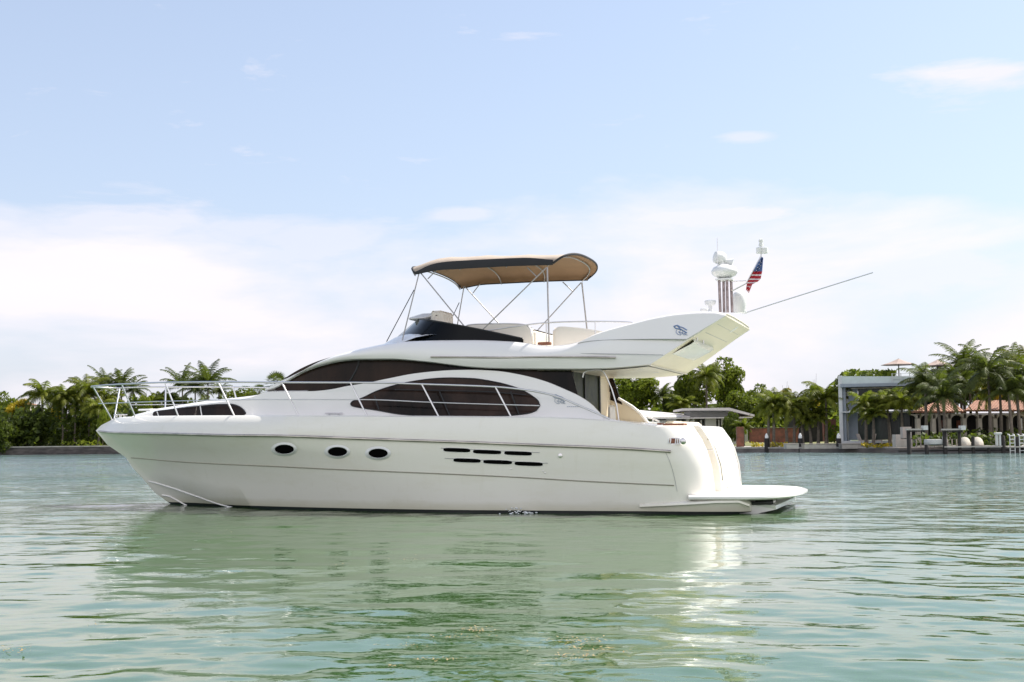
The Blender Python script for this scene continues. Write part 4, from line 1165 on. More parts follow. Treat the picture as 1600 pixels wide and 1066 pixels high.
PC = {}
for k in range(3): PC['coco%d' % k] = proto_mesh(palm_crown(10 + k, 24, 2.5, 1.15, .62), 'palm_fronds', 'frond')
for k in range(2): PC['dark%d' % k] = proto_mesh(palm_crown(20 + k, 22, 2.7, 1.0, .62), 'palm_fronds', 'frondd')
for k in range(2): PC['royal%d' % k] = proto_mesh(palm_crown(30 + k, 15, 2.7, .75, .60, .72), 'palm_fronds', 'frondd')
for k in range(2): PC['small%d' % k] = proto_mesh(palm_crown(40 + k, 20, 1.7, 1.0, .45), 'palm_fronds', 'frond')
PC['fan'] = proto_mesh(fan_crown(3), 'palm_fronds', 'frondd')
TK = []
for k in range(4):
    tm, tip_ = trunk_mesh(k, .18 if k % 2 else .07); TK.append((proto_mesh(tm, 'palm_trunk', 'trunk', 50), tip_))


def palm(px, ycen, Y, kind_, tk, s, label, group=None, name='palm_tree', cat='palm'):
    """crown centre at pixel (px, ycen) at depth Y"""
    c_ = at(px, ycen, Y); z0 = gz(c_.x, c_.y); h_ = c_.z - z0; me, tip_ = TK[tk]
    o = thing(name, (c_.x - tip_[0], c_.y - tip_[1], z0), label, cat, group, rz=0)
    t1 = bpy.data.objects.new('trunk', me); C.objects.link(t1); t1.parent = o; t1.scale = (1, 1, h_)
    t2 = bpy.data.objects.new('crown', PC[kind_]); C.objects.link(t2); t2.parent = o; t2.location = (tip_[0], tip_[1], h_ - .05); t2.scale = (s, s, s); t2.rotation_euler = (random.uniform(-.2, .2), random.uniform(-.2, .2), random.uniform(0, 6.28)); t2.scale = (s * random.uniform(.9, 1.1), s * random.uniform(.9, 1.1), s * random.uniform(.85, 1.15))
    return o


LC = {}
for k, (m_, sd_) in enumerate((('leaf', 1), ('leaf', 2), ('leafd', 3), ('leafy', 4), ('leafl', 5), ('leafd', 6), ('leaf', 7))):
    LC[k] = proto_mesh(leaf_crown(sd_, 6500, .13, 30), 'tree_crown', m_)


def limb_mesh(seed):
    rg = random.Random(seed); mb = MB(); mb.tube([(0, 0, 0), (.02, .01, .5), (0, 0, 1)], .055, 8, .04)
    for k in range(6):
        a = k * 1.05 + rg.random(); e = rg.uniform(.5, 1.1); d = Vector((math.cos(a) * math.cos(e), math.sin(a) * math.cos(e), math.sin(e)))
        s_ = Vector((0, 0, rg.uniform(.7, 1.0))); mb.tube([s_, s_ + d * .3, s_ + d * .62 + Vector((0, 0, .04))], .03, 6, .01)
    return mb


LM = [proto_mesh(limb_mesh(k), 'tree_trunk', 'bark', 50) for k in range(2)]


def tree(x0, x1, y0, y1, Y, k, label, group=None, ybase=None, name='broadleaf_tree', depth=None):
    """crown box in pixels"""
    c_ = at((x0 + x1) / 2, (y0 + y1) / 2, Y); sx = (x1 - x0) / 2 / F * Y * 1.05; sz = (y1 - y0) / 2 / F * Y * 1.02; z0 = gz(c_.x, c_.y)
    o = thing(name, (c_.x, c_.y, z0), label, 'tree', group)
    h_ = max(.3, c_.z - sz * .4 - z0)
    t1 = bpy.data.objects.new('trunk', LM[k % 2]); C.objects.link(t1); t1.parent = o; q = max(sx * .8, .4); t1.scale = (q * 1.1, q * 1.1, h_)
    t2 = bpy.data.objects.new('crown', LC[k]); C.objects.link(t2); t2.parent = o; t2.location = (0, 0, c_.z - z0); t2.scale = (sx, depth or sx, sz / .75); t2.rotation_euler = (0, 0, random.choice((0, 3.14)))
    return o


def undergrowth(name, boxes, m, n_per, leaf, label, cat):
    """ground cover and thicket nobody could count"""
    V = []; Fs = []; vals = []; rg = np.random.default_rng(len(boxes) * 7 + n_per)
    for (x0, x1, y0, y1, Y, dep) in boxes:
        for i in range(int(n_per * (x1 - x0) * (y1 - y0) / 1000)):
            px = rg.uniform(x0, x1); top_ = y0 + (y1 - y0) * .22 * (math.sin(px * .23 + x0) * .5 + .5 + .3 * math.sin(px * .71)); py = rg.uniform(max(y0, top_), y1); d = rg.uniform(0, dep)
            p = np.array(at(px, py, Y + d)); p[2] = max(p[2], .3)
            nrm_ = np.array([0, -.6, .6]) + rg.normal(size=3) * .6; nrm_ /= np.linalg.norm(nrm_); a_ = np.cross(nrm_, rg.normal(size=3)); a_ /= np.linalg.norm(a_); b__ = np.cross(nrm_, a_); s_ = leaf * rg.uniform(.5, 1.2) * .5
            o = len(V); V += [tuple(p - a_ * s_), tuple(p + b__ * s_ * .6), tuple(p + a_ * s_), tuple(p - b__ * s_ * .6)]; Fs.append((o, o + 1, o + 2, o + 3)); vals.append(float(np.clip(.3 + .4 * math.sin(px * .35 + py * .2) + rg.uniform(-.2, .3), 0, 1)))
    mb = MB(); mb.v = V; mb.f = Fs; mb.a = vals; o = mb.build(name, m, None); kind(o, 'stuff'); return tag(o, label, cat)


# ------------------------------------------------------------ left shore planting
G1 = 'palms on the left shore'
YL = 166
palm(66, 619, YL, 'coco0', 0, 1.59, 'broad coconut palm, leftmost tall one on the left shore', G1)
palm(98, 621, YL - 2, 'coco1', 2, 1.31, 'coconut palm with slim pale double trunk beside the leftmost tall palm', G1)
palm(104, 625, YL + 1, 'small0', 2, 1.66, 'smaller palm tucked right against the slim pale trunk', G1)
palm(118, 626, YL - 1, 'coco2', 0, 1.38, 'palm with dark trunk standing third along the left seawall', G1)
palm(139, 616, YL, 'coco1', 2, 1.59, 'tall palm just left of the bow tip of the yacht', G1)
palm(128, 607, YL + 6, 'coco0', 2, 1.24, 'feathery palm crown rising behind the palms left of the bow', G1)
palm(154, 638, YL - 3, 'coco2', 2, 1.24, 'low palm seen right above the bow tip', G1)
palm(163, 606, YL + 10, 'royal0', 0, 1.38, 'dark palm crown over the front end of the bow rail', G1)
palm(190, 606, YL + 10, 'royal1', 2, 1.45, 'dark spreading palm crown behind the second bow rail post', G1)
palm(208, 610, YL + 8, 'dark0', 2, 1.10, 'drooping palm crown right of the second bow rail post', G1)
palm(168, 626, YL, 'coco0', 2, 1.24, 'yellowish palm behind the lower bow rail', G1)
palm(235, 631, YL, 'small0', 2, 1.24, 'small palm between the two groups of dark crowns over the foredeck', G1)
palm(250, 626, YL + 4, 'small1', 0, 1.38, 'small green palm just left of the twin dark palms', G1)
palm(285, 604, YL + 4, 'royal0', 2, 1.45, 'left one of the twin dark palms rising above the foredeck', G1)
palm(325, 599, YL, 'royal1', 0, 1.66, 'right and taller one of the twin dark palms above the foredeck', G1)
palm(305, 609, YL, 'dark1', 2, 1.24, 'lower palm crown between the twin dark palms', G1)
palm(342, 612, YL + 3, 'dark0', 2, 0.97, 'short palm at the right foot of the twin dark palms', G1)
palm(432, 600, YL - 20, 'fan', 0, 1.25, 'spiky fan palm peeping over the slope of the windscreen', G1)
palm(405, 613, YL - 15, 'fan', 0, .8, 'little fan palm left of the spiky one by the windscreen', G1)
tree(215, 240, 614, 650, YL - 4, 4, 'bright lime green bush tree behind the bow rail')
tree(150, 172, 634, 690, YL - 6, 4, 'lime green bush against the tip of the bow')
tree(-25, 30, 618, 680, YL + 8, 0, 'rounded green tree at the left edge of the picture')
tree(8, 50, 624, 668, YL + 2, 3, 'yellow orange leaved tree near the left edge')
tree(72, 98, 632, 672, YL + 8, 3, 'yellowish tree showing between the two leftmost palms')
tree(20, 62, 640, 700, YL - 3, 5, 'dark dense tree overhanging the left seawall')
tree(-30, 25, 650, 712, YL - 6, 5, 'very dark tree hanging over the water at the left edge')
tree(44, 80, 650, 696, YL - 1, 2, 'dark shrubby tree below the leftmost tall palm')
tree(112, 150, 640, 692, YL + 2, 4, 'sunlit yellow green tree behind the palm trunks left of the bow')
tree(350, 420, 608, 650, YL, 0, 'low green tree behind the yacht forward of the windscreen')
tree(255, 300, 612, 650, YL + 6, 2, 'dark green tree below the left twin palm')
undergrowth('undergrowth', [(-40, 60, 634, 708, 160.5, 8), (40, 240, 628, 697, 163, 10), (170, 480, 618, 690, 168, 14)], 'leafd', 260, .75, 'dense dark green undergrowth behind the left seawall', 'undergrowth')
undergrowth('shrubbery', [(95, 160, 688, 697, 160.2, 1.5)], 'leafl', 220, .35, 'low clipped yellow green hedge along the left seawall', 'hedge')
undergrowth('far_wood', [(-60, 150, 640, 697, 182, 12), (130, 520, 632, 695, 186, 12), (500, 900, 634, 694, 160, 12), (1600, 1900, 600, 694, 110, 10), (-500, -40, 620, 704, 185, 14), (880, 1345, 636, 695, 142, 10)], 'leafd', 90, 2.2, 'dark wood behind the gardens far back', 'wood')
mb = MB(); c_ = at(36, 634, 180); mb.box((0, 0, -.3), (3, 2.5, .8)); hr = thing('distant_house', (c_.x, c_.y, c_.z), 'red roof of a house showing through trees at far left', 'house'); mb.build('wall', 'stucco', hr)
mb = MB(); mb.add([(-1.7, -1.5, .1), (1.7, -1.5, .1), (1.7, 1.5, .1), (-1.7, 1.5, .1), (-.6, 0, .5), (.6, 0, .5)], [(0, 1, 5, 4), (1, 2, 5), (2, 3, 4, 5), (3, 0, 4), (3, 2, 1, 0)]); mb.build('roof', 'tile', hr)

# ------------------------------------------------------------ right shore buildings
def bxp(mb, x0, x1, y0, y1, Y, dep, org):
    """box whose front face covers the pixel rectangle at depth Y"""
    a_ = at(x0, y1, Y); b_ = at(x1, y0, Y); c_ = (a_ + b_) / 2; mb.box((c_.x - org.x, Y + dep / 2 - org.y, c_.z - org.z), (b_.x - a_.x, dep, b_.z - a_.z)); return mb


def hthing(name, px, Y, label, cat, group=None):
    c_ = at(px, 690, Y); return thing(name, (c_.x, Y, gz(c_.x, Y)), label, cat, group)


def bpart(root, name, m, rects, label=None, bevel=0):
    mb = MB()
    for r_ in rects: bxp(mb, *r_, root.location)
    return mb.build(name, m, root, label=label)


# white ranch house
YW = 116
rh = hthing('ranch_house', 1100, YW, 'low white flat roofed house with dark openings right behind the yacht stern', 'house')
bpart(rh, 'wall', 'white', [(1042, 1056, 654, 700, YW, 6), (1073, 1077, 654, 700, YW, 6), (1083, 1085, 654, 700, YW, .4), (1103, 1119, 654, 700, YW, 6), (1128, 1146, 654, 700, YW, 6), (1020, 1042, 657, 700, YW, 6), (1042, 1150, 690, 700, YW - .1, 5), (1150, 1168, 656, 690, YW + 3, 4)])
bpart(rh, 'roof', 'roofw', [(1000, 1176, 651.5, 655, YW - 1.2, 9)])
mb = MB(); o_ = rh.location
def wp(x, y, Y): p = at(x, y, Y) - o_; return (p.x, p.y, p.z)
mb.add([wp(998, 641, YW + 4), wp(1078, 650.5, YW - .5), wp(1078, 652, YW - .5), wp(998, 652.5, YW - .5), wp(1000, 641, YW + 9), wp(1078, 648, YW + 9)], [(0, 3, 2, 1), (0, 1, 5, 4), (3, 0, 4)]); mb.build('roof', 'roofw', rh, label='long sloping roof wing')
bpart(rh, 'clerestory', 'white', [(1078, 1140, 642, 652, YW + 1, 4)])
mb = MB(); mb.add([wp(1067, 638.5, YW - .4), wp(1140, 637.5, YW - .4), wp(1179, 647.5, YW - .4), wp(1176, 652, YW - .4), wp(1139, 642, YW - .4), wp(1068, 641.5, YW - .4)], [(0, 5, 4, 1), (1, 4, 3, 2)])
mb2 = MB(); pl_ = [wp(*q, YW - .8) for q in ((1067, 638.2), (1140, 637.2), (1179, 648), (1179, 651), (1139, 641.5), (1067, 641.6))]; mb2.prism(pl_, (0, 7, 0)); mb2.build('roof', 'roofw', rh, label='raised flat roof with a sloping right end')
for x0, x1 in ((1056, 1073), (1085, 1103), (1119, 1128)):
    w_ = bpart(rh, 'window', 'houseglass', [(x0, x1, 657.5, 690, YW + 1.2, .1)])
    bpart(w_, 'frame', 'white', []) if False else None
for x in (1064, 1080.5, 1096, 1111, 1123.5): bpart(rh, 'window_post', 'white', [(x - .7, x + .7, 656, 690, YW + .1, .3)])

# terracotta garden wall
tw = hthing('garden_wall', 1230, 108, 'terracotta coloured garden wall behind the palm trunks', 'wall')
bpart(tw, 'wall', 'brick', [(1152, 1162, 667, 702, 106, .4), (1172, 1248, 669, 692, 110, .4), (1288, 1306, 655, 690, 107, .5)])
bpart(tw, 'coping', 'coping', [(1171, 1249, 667.8, 669, 109.9, .6)])
# gabled grey house between palms
gh = hthing('grey_house', 1262, 114, 'dark grey roofed house half hidden between palms', 'house')
bpart(gh, 'wall', 'darkroom', [(1248, 1290, 650, 692, 114, 5)]); og = gh.location
def gp(x, y, Y): p = at(x, y, Y) - og; return (p.x, p.y, p.z)
mb = MB(); mb.prism([gp(1246, 651, 113), gp(1292, 651, 113), gp(1270, 636, 113)], (0, 6, 0)); mb.build('roof', 'grey', gh)
bpart(gh, 'fascia', 'soffit', [(1254, 1276, 649.4, 651.2, 112.7, .2)])

# modern two-storey house
YM = 101
mh = hthing('modern_house', 1315, YM, 'blue grey two storey modern house with flat roof terrace and tall glass', 'house')
bpart(mh, 'side_wall', 'grey', [(1315, 1320, 591, 692, YM, 8)])
bpart(mh, 'side_wall_cap', 'soffit', [(1314, 1316.3, 587, 692, YM - .25, 8)])
om = mh.location
def hp_(x, y, Y): p = at(x, y, Y) - om; return (p.x, p.y, p.z)
mb = MB(); mb.prism([hp_(1316, 588, YM - .2), hp_(1316, 600, YM - .2), hp_(1430, 600, YM - .2), hp_(1430, 590, YM - .2)], (0, .35, 0)); mb.build('parapet', 'parapet', mh)
bpart(mh, 'roof_slab', 'grey', [(1316.5, 1475, 598.5, 605, YM - .6, 8)])
bpart(mh, 'soffit', 'stucco', [(1328, 1475, 605, 607.5, YM + .1, 7)])
bpart(mh, 'floor_slab', 'soffit', [(1316.5, 1480, 641.5, 645, YM - .4, 8)])
bpart(mh, 'plinth', 'soffit', [(1316.5, 1480, 687.5, 693, YM - .5, 8)])
bpart(mh, 'side_wall_return', 'grey', [(1320, 1333, 605, 641.5, YM + 1.0, .2), (1320, 1333, 645, 688, YM + 1.0, .2)])
for x0, x1, y0, y1 in ((1333, 1475, 607.5, 641.5), (1333, 1475, 645, 688)):
    gl = bpart(mh, 'glazing', 'houseglass', [(x0, x1, y0, y1, YM + 1.3, .15)])
    bpart(gl, 'mullion', 'rubber', [(x - .5, x + .5, y0, y1, YM + 1.2, .1) for x in range(int(x0) + 3, int(x1), 12)])
    bpart(gl, 'curtain', 'curtain', [(x, x + 3.0, y0, y1, YM + 1.24, .05) for x in (1369, 1394, 1423)])
rl = bpart(mh, 'balustrade', 'soffit', [(1392, 1445, y, y + 1.0, YM - .3, .06) for y in (584.5, 588.5, 592.5)] + [(x, x + .8, 584.5, 598, YM - .3, .06) for x in (1392, 1405, 1418, 1431, 1444)])
undergrowth('roof_garden', [(1319, 1400, 577.5, 590, YM + 1.2, 3)], 'leaf', 420, .42, 'bushy green planting on the flat roof of the modern house', 'roof garden')
def parasol(px, y, half, name, label, Y, lean=0):
    c_ = at(px, 598, Y); top_ = at(px, y, Y); o = thing(name, c_, label, 'parasol'); h_ = top_.z - c_.z; r_ = half / F * Y
    mb = MB(); mb.tube([(0, 0, 0), (lean, 0, h_)], .05); mb.build('pole', 'wood_grey', o, 60)
    mb = MB(); n = 8; dz = 9.5 / F * Y; vs = [(lean, 0, h_)]; rings = []
    for f in (.5, 1.0):
        for k in range(n): a = 2 * math.pi * (k + .5) / n; vs.append((lean + r_ * f * math.cos(a), r_ * f * math.sin(a), h_ - dz * (f ** .75)))
    fs = [(0, 1 + k, 1 + (k + 1) % n) for k in range(n)] + [(1 + k, 1 + n + k, 1 + n + (k + 1) % n, 1 + (k + 1) % n) for k in range(n)]
    mb.add(vs, fs); q = mb.build('canopy', 'sail', o); sm = q.modifiers.new('s', 'SOLIDIFY'); sm.thickness = .03
parasol(1405, 560.5, 27, 'parasol', 'wide tan parasol on the roof terrace of the modern house', YM + 2)
parasol(1466, 562, 24, 'parasol', 'second tan parasol on the terrace, mostly behind the tall palms', YM + 3, 0)
palm_ = None

mh.rotation_euler = (0, 0, -R(17))
# red tiled villa
YV = 95
vl = hthing('tiled_villa', 1520, YV, 'cream villa with terracotta tiled roofs and an arched arcade behind the dock', 'villa')
ov = vl.location
def vp(x, y, Y): p = at(x, y, Y) - ov; return (p.x, p.y, p.z)
mb = MB(); mb.add([vp(1422, 644, YV), vp(1508, 644, YV), vp(1508, 644, YV + 8), vp(1422, 644, YV + 8), vp(1476, 622, YV + 4), vp(1483, 622, YV + 4)], [(0, 1, 5, 4), (1, 2, 5), (2, 3, 4, 5), (3, 0, 4), (3, 2, 1, 0)]); mb.build('roof', 'tile', vl, label='hipped left roof')
mb = MB(); mb.add([vp(1506, 642, YV - .4), vp(1660, 642, YV - .4), vp(1660, 642, YV + 9), vp(1506, 642, YV + 9), vp(1524, 625.5, YV + 4), vp(1660, 625.5, YV + 4)], [(0, 1, 5, 4), (1, 2, 5), (2, 3, 4, 5), (3, 0, 4), (3, 2, 1, 0)]); mb.build('roof', 'tile', vl, label='long right roof')
for k in range(2):
    mb = MB(); xa, xb_, yy, YY = ((1422, 1508, 643.8, YV - .1), (1506, 1660, 641.8, YV - .5))[k]
    for x in np.arange(xa + 1.5, xb_, 3.4): p = vp(x, yy, YY); mb.lathe([(.075, -.12), (.075, .12)], p, 8, axis=(0, 1, 0))
    mb.build('eave_tiles', 'tile', vl, 60)
bpart(vl, 'wall', 'darkroom', [(1440, 1660, 646, 690, YV + 3, 4)])
# arcade: columns and arches
mb = MB(); o_ = ov
colx = list(range(1436, 1660, 24))
for x in colx: bxp(mb, x - 2.2, x + 2.2, 654, 692, YV + .6, .5, o_)
bxp(mb, 1434, 1660, 644.3, 648, YV + .55, .5, o_)
for x in colx:
    c1_ = []
    n = 10; R_ = 9.8
    # spandrel pieces either side of each column
    for sg in (1, -1):
        pl_ = [vp(x + sg * 2.2, 654.5, YV + .6)] + [vp(x + sg * (12 - R_ * math.cos(math.pi / 2 * k / n)), 656.5 - 8.0 * math.sin(math.pi / 2 * k / n), YV + .6) for k in range(n + 1)] + [vp(x + sg * 12, 647.5, YV + .6), vp(x + sg * 2.2, 647.5, YV + .6)]
        if sg < 0: pl_ = pl_[::-1]
        mb.prism(pl_, (0, .4, 0))
mb.build('arcade', 'stucco', vl)
for x, c2_ in ((1470, 'brick'), (1495, 'brick'), (1590, 'leafl')): bpart(vl, 'shutter', c2_ if c2_ == 'brick' else 'white', [(x, x + 7, 657, 668, YV + 2.8, .1)])
lp = bpart(vl, 'wall_lamp', 'white', [(1595.5, 1597, 654, 672, YV + .3, .2)])

# ------------------------------------------------------------ right shore planting
G2 = 'palms on the right shore'
tree(950, 1040, 584, 645, 135, 0, 'rounded green tree seen under the flybridge overhang')
tree(965, 1010, 588, 650, 150, 6, 'leafy tree behind the rounded tree under the overhang')
tree(1030, 1075, 608, 650, 132, 2, 'darker tree in the dip between the two big crowns')
palm(1036, 617, 133, 'dark0', 0, .85, 'palm crown sticking out between the two big trees', G2)
tree(1052, 1120, 578, 645, 130, 1, 'big spreading tree behind the raised flat roof')
tree(1090, 1172, 566, 640, 136, 0, 'highest dark green tree right of the stern')
palm(1103, 588, 128, 'coco1', 0, 1.0, 'lime green palm top inside the big spreading tree', G2)
palm(1065, 632, 126, 'small1', 0, 1.2, 'feathery palm over the long sloping roof', G2)
tree(1130, 1200, 607, 668, 124, 6, 'bushy green tree right of the raised flat roof')
tree(1160, 1215, 606, 665, 128, 0, 'green tree behind the bushy one beside the ranch house')
tree(1196, 1255, 614, 668, 126, 2, 'dark tree under the yellow crowns')
tree(1214, 1240, 607, 634, 130, 3, 'left one of the two yellow flowering trees')
tree(1253, 1286, 618, 640, 128, 3, 'right one of the two yellow flowering trees')
tree(1255, 1320, 606, 660, 132, 5, 'dark tree left of the modern house')
tree(1262, 1285, 600, 630, 134, 2, 'small dark topped tree behind the big palm', None)
tree(1304, 1335, 582, 640, 116, 5, 'dark tree behind the left wall of the modern house')
tree(1125, 1160, 640, 700, 112, 2, 'dark shrub in front of the right end of the ranch house')
palm(1161, 668, 110, 'small0', 0, .75, 'small bright palm in front of the terracotta pillar', G2)
for px_, yc, k_, tk_, s_, lb in ((1200, 640, 'coco0', 0, .75, 'slim palm, leftmost with a pale straight trunk at the terracotta wall'), (1208, 629, 'coco1', 0, .75, 'slim palm with a pale trunk behind the leftmost one'), (1226, 638, 'coco2', 2, .8, 'palm with a pale trunk standing behind the middle bollard pile'), (1240, 634, 'coco0', 0, .9, 'bushy palm in the middle of the row by the wall'), (1249, 645, 'coco1', 1, .75, 'leaning palm beside the bushy middle one'), (1262, 655, 'small0', 1, .9, 'short palm with crossed leaning trunk'), (1278, 650, 'small1', 0, .85, 'thin palm left of the big one'), (1290, 622, 'coco2', 0, 1.15, 'big palm with a thick trunk left of the modern house')):
    palm(px_, yc, 103, k_, tk_, s_, lb, G2)
palm(1352, 633, 97, 'coco1', 0, 0.73, 'palm in front of the left glazing of the modern house', G2)
palm(1364, 647, 96, 'small0', 0, 0.86, 'lower palm before the glazing of the modern house', G2)
palm(1386, 627, 97, 'coco0', 2, 0.95, 'spreading palm in front of the middle of the modern house', G2)
palm(1408, 629, 96, 'coco2', 0, 0.82, 'yellowish palm at the right part of the modern house', G2)
palm(1445, 599, 94, 'dark0', 0, 1.03, 'dark palm with a slim trunk left of the villa roof', G2)
palm(1462, 607, 93, 'dark1', 1, 0.98, 'heavy dark palm crown over the left eave of the villa', G2)
palm(1482, 592, 106, 'coco1', 0, 1.17, 'palm filling in behind the villa ridge', G2)
palm(1505, 568, 106, 'royal0', 0, 1.25, 'tallest palm, with upright fronds, behind the villa', G2)
palm(1500, 601, 103, 'dark0', 2, 1.08, 'drooping dark palm just under the tallest one', G2)
palm(1524, 587, 106, 'coco0', 0, 1.17, 'bright palm right of the tallest one', G2)
palm(1544, 581, 91, 'dark1', 0, 1.13, 'dark palm with a straight trunk in front of the right villa roof', G2)
palm(1562, 607, 93, 'coco2', 0, 1.08, 'palm with a big arching pale frond by the right roof', G2)
palm(1580, 582, 106, 'royal1', 0, 1.20, 'upright palm near the right edge of the picture', G2)
palm(1588, 599, 91, 'dark0', 2, 1.03, 'dark drooping palm near the right edge before the roof', G2)
palm(1604, 582, 94, 'coco1', 0, 1.17, 'palm cut off by the right edge of the picture', G2)
palm(1625, 597, 92, 'dark1', 0, 1.17, 'palm just outside the right edge', G2)
palm(1474, 620, 91, 'dark1', 0, .95, 'low dark palm before the left end of the villa roof', G2)
palm(1576, 612, 90, 'dark0', 2, .95, 'low dark palm before the far right villa roof', G2)
palm(1515, 606, 101, 'dark1', 0, .95, 'dark palm crown between the two villa roofs', G2)
tree(1470, 1540, 585, 640, 108, 2, 'dark tree massed behind the villa palms')
tree(1545, 1640, 575, 640, 110, 5, 'dark tree massed behind the right edge palms')
tree(1525, 1565, 606, 632, 103, 3, 'yellow green tree above the right villa roof')
tree(1400, 1450, 600, 650, 100, 2, 'dark foliage between the modern house and the villa')
undergrowth('thicket', [(920, 1160, 626, 690, 130, 8), (1165, 1330, 632, 690, 122, 8), (1290, 1316, 662, 690, 103, 3)], 'leaf', 150, .5, 'green thicket filling the gardens behind the right shore houses', 'thicket')
undergrowth('flower_bed', [(1173, 1193, 691, 701, 104, 1.5), (1204, 1231, 690, 700, 102, 1.5), (1346, 1356, 691, 699, 94, 1), (1357, 1380, 693, 699, 94, 1), (1381, 1402, 692, 699, 94, 1)], 'leafy', 600, .22, 'low yellow green flowering plants along the quay', 'flower bed')
undergrowth('shrubs', [(1426, 1600, 676, 697, 86.3, .8), (1500, 1600, 668, 690, 92, 2), (1455, 1500, 672, 690, 91, 2)], 'leafd', 130, .35, 'dark shrubs in front of the villa arcade', 'shrubs')
# pale quay strip
mb = MB(); rows = []
for x in (12, 18.5, 26, 34, 45, 60): rows.append([(x, shoreY(x) + .4, gz(x, shoreY(x)) + .03), (x, shoreY(x) + 5.5, gz(x, shoreY(x) + 5.5) + .03)])
mb.grid(rows, flip=True); kind(mb.build('path', 'coping', None), 'structure')
# planters / low benches on the quay
for x0, x1, lb in ((1229, 1248, 'low pale stone block on the quay left of the middle pile'), (1257, 1306, 'long low pale stone ledge between the two right piles'), (1316, 1345, 'low pale stone ledge in front of the modern house')):
    o = hthing('stone_ledge', (x0 + x1) / 2, 96, lb, 'ledge'); bpart(o, 'block', 'coping', [(x0, x1, 694, 701.5, 96, 1)]); bpart(o, 'slab', 'wfurn', [(x0 - .5, x1 + .5, 692.8, 694, 95.9, 1.2)])
# lounge chairs
for cx_, lb in ((1352, 'pale slatted lounge chair, left of the pair by the modern house'), (1373, 'pale slatted lounge chair, right of the pair by the modern house')):
    o = hthing('lounge_chair', cx_, 97, lb, 'chair', 'lounge chairs on the quay')
    bpart(o, 'seat', 'wfurn', [(cx_ - 7, cx_ + 6, 687.5, 689, 97, .7)]); org = o.location
    mb = MB(); q = [at(cx_ - 7, 688, 97) - org, at(cx_ - 11 + 6 * (cx_ > 1360), 678, 97) - org, at(cx_ - 9.5 + 6 * (cx_ > 1360), 678, 97) - org, at(cx_ - 5.5, 688, 97) - org]; mb.prism(q, (0, .7, 0)); mb.build('backrest', 'wfurn', o)
    for x in (cx_ - 6, cx_ + 5):
        for Y_ in (97, 97.6): bpart(o, 'leg', 'wfurn', [(x - .6, x + .6, 689, 694, Y_, .08)])
# mooring piles with pale caps
for px_, lb in ((1198.5, 'dark mooring pile with pale cap nearest the yacht'), (1251, 'middle dark mooring pile with pale cap'), (1311, 'dark mooring pile with pale cap left of the modern house')):
    c_ = at(px_, 706, 0 + lint([(1150, 105), (1600, 84.5)], px_)); Yp = c_.y; zt = zat(px_, 685, Yp)
    o = thing('mooring_pile', (c_.x, Yp, 0), lb, 'mooring pile', 'mooring piles along the right quay')
    mb = MB(); mb.lathe([(.21, -1), (.20, zt - .02), (.16, zt)], n=12); mb.build('post', 'wood_dark', o, 50)
    mb = MB(); mb.lathe([(.13, zt), (.15, zt + .10), (.12, zt + .25), (.04, zt + .40)], n=12); mb.build('cap', 'plast', o, 50)

# dock in front of the villa
YD = 83.5
dk = thing('dock', (at(1500, 706, YD).x, YD, 0), 'timber dock with pale deck edge on dark piles in front of the villa', 'dock'); od = dk.location
def dpart(name, m, rects): return bpart(dk, name, m, rects)
dpart('deck', 'wood_grey', [(1405, 1478, 699, 702.5, YD, 3)]); dpart('deck', 'coping', [(1476, 1566, 696.5, 699.5, YD - .6, 3)]); dpart('deck', 'coping', [(1574, 1680, 696.5, 699.5, YD - .6, 3)])
dpart('fascia', 'wood_dark', [(1405, 1680, 701.5, 706, YD + .2, .3)])
for i, (x, y) in enumerate(((1420.5, 672), (1448, 695), (1477, 673), (1500, 672), (1521, 682), (1545, 700), (1568, 681), (1590, 682))):
    mb = MB(); c_ = at(x, 706, YD - .4) - od; zt = zat(x, y, YD - .4); rr = (.13, .13, .14, .11, .11, .10, .13, .13)[i]
    mb.lathe([(rr + .01, -1), (rr, zt - .03), (rr * .8, zt)], (c_.x, c_.y, 0), 12); mb.build('pile', 'wood_dark', dk, 50)
# boat lift beams
for x0, x1, lb in ((1417, 1447, 'left boat lift beam with motor box on the dock piles'), (1473, 1506, 'right boat lift beam on the dock piles')):
    o = hthing('boat_lift', (x0 + x1) / 2, YD - .8, lb, 'boat lift'); o.location.z = 0
    bpart(o, 'beam', 'coping', [(x0, x1, 669.8, 672.5, YD - .8, .35)]); bpart(o, 'motor_box', 'white', [(x1 - 4, x1 + 3, 665, 672, YD - .9, .5)])
    bpart(o, 'brace', 'wood_dark', [(x0 + 2, x1 - 2, 672.6, 675, YD - .7, .15)])
# white railings
o = hthing('dock_railing', 1460, YD + 1, 'white railing of thin posts along the dock', 'railing'); o.location.z = .4
for x in range(1425, 1500, 7): bpart(o, 'post', 'wfurn', [(x - .5, x + .5, 686, 699, YD + 1, .06)])
bpart(o, 'rail', 'wfurn', [(1425, 1500, 686, 687, YD + 1, .08)]); bpart(o, 'rail', 'wfurn', [(1425, 1500, 691.5, 692.3, YD + 1, .08)])
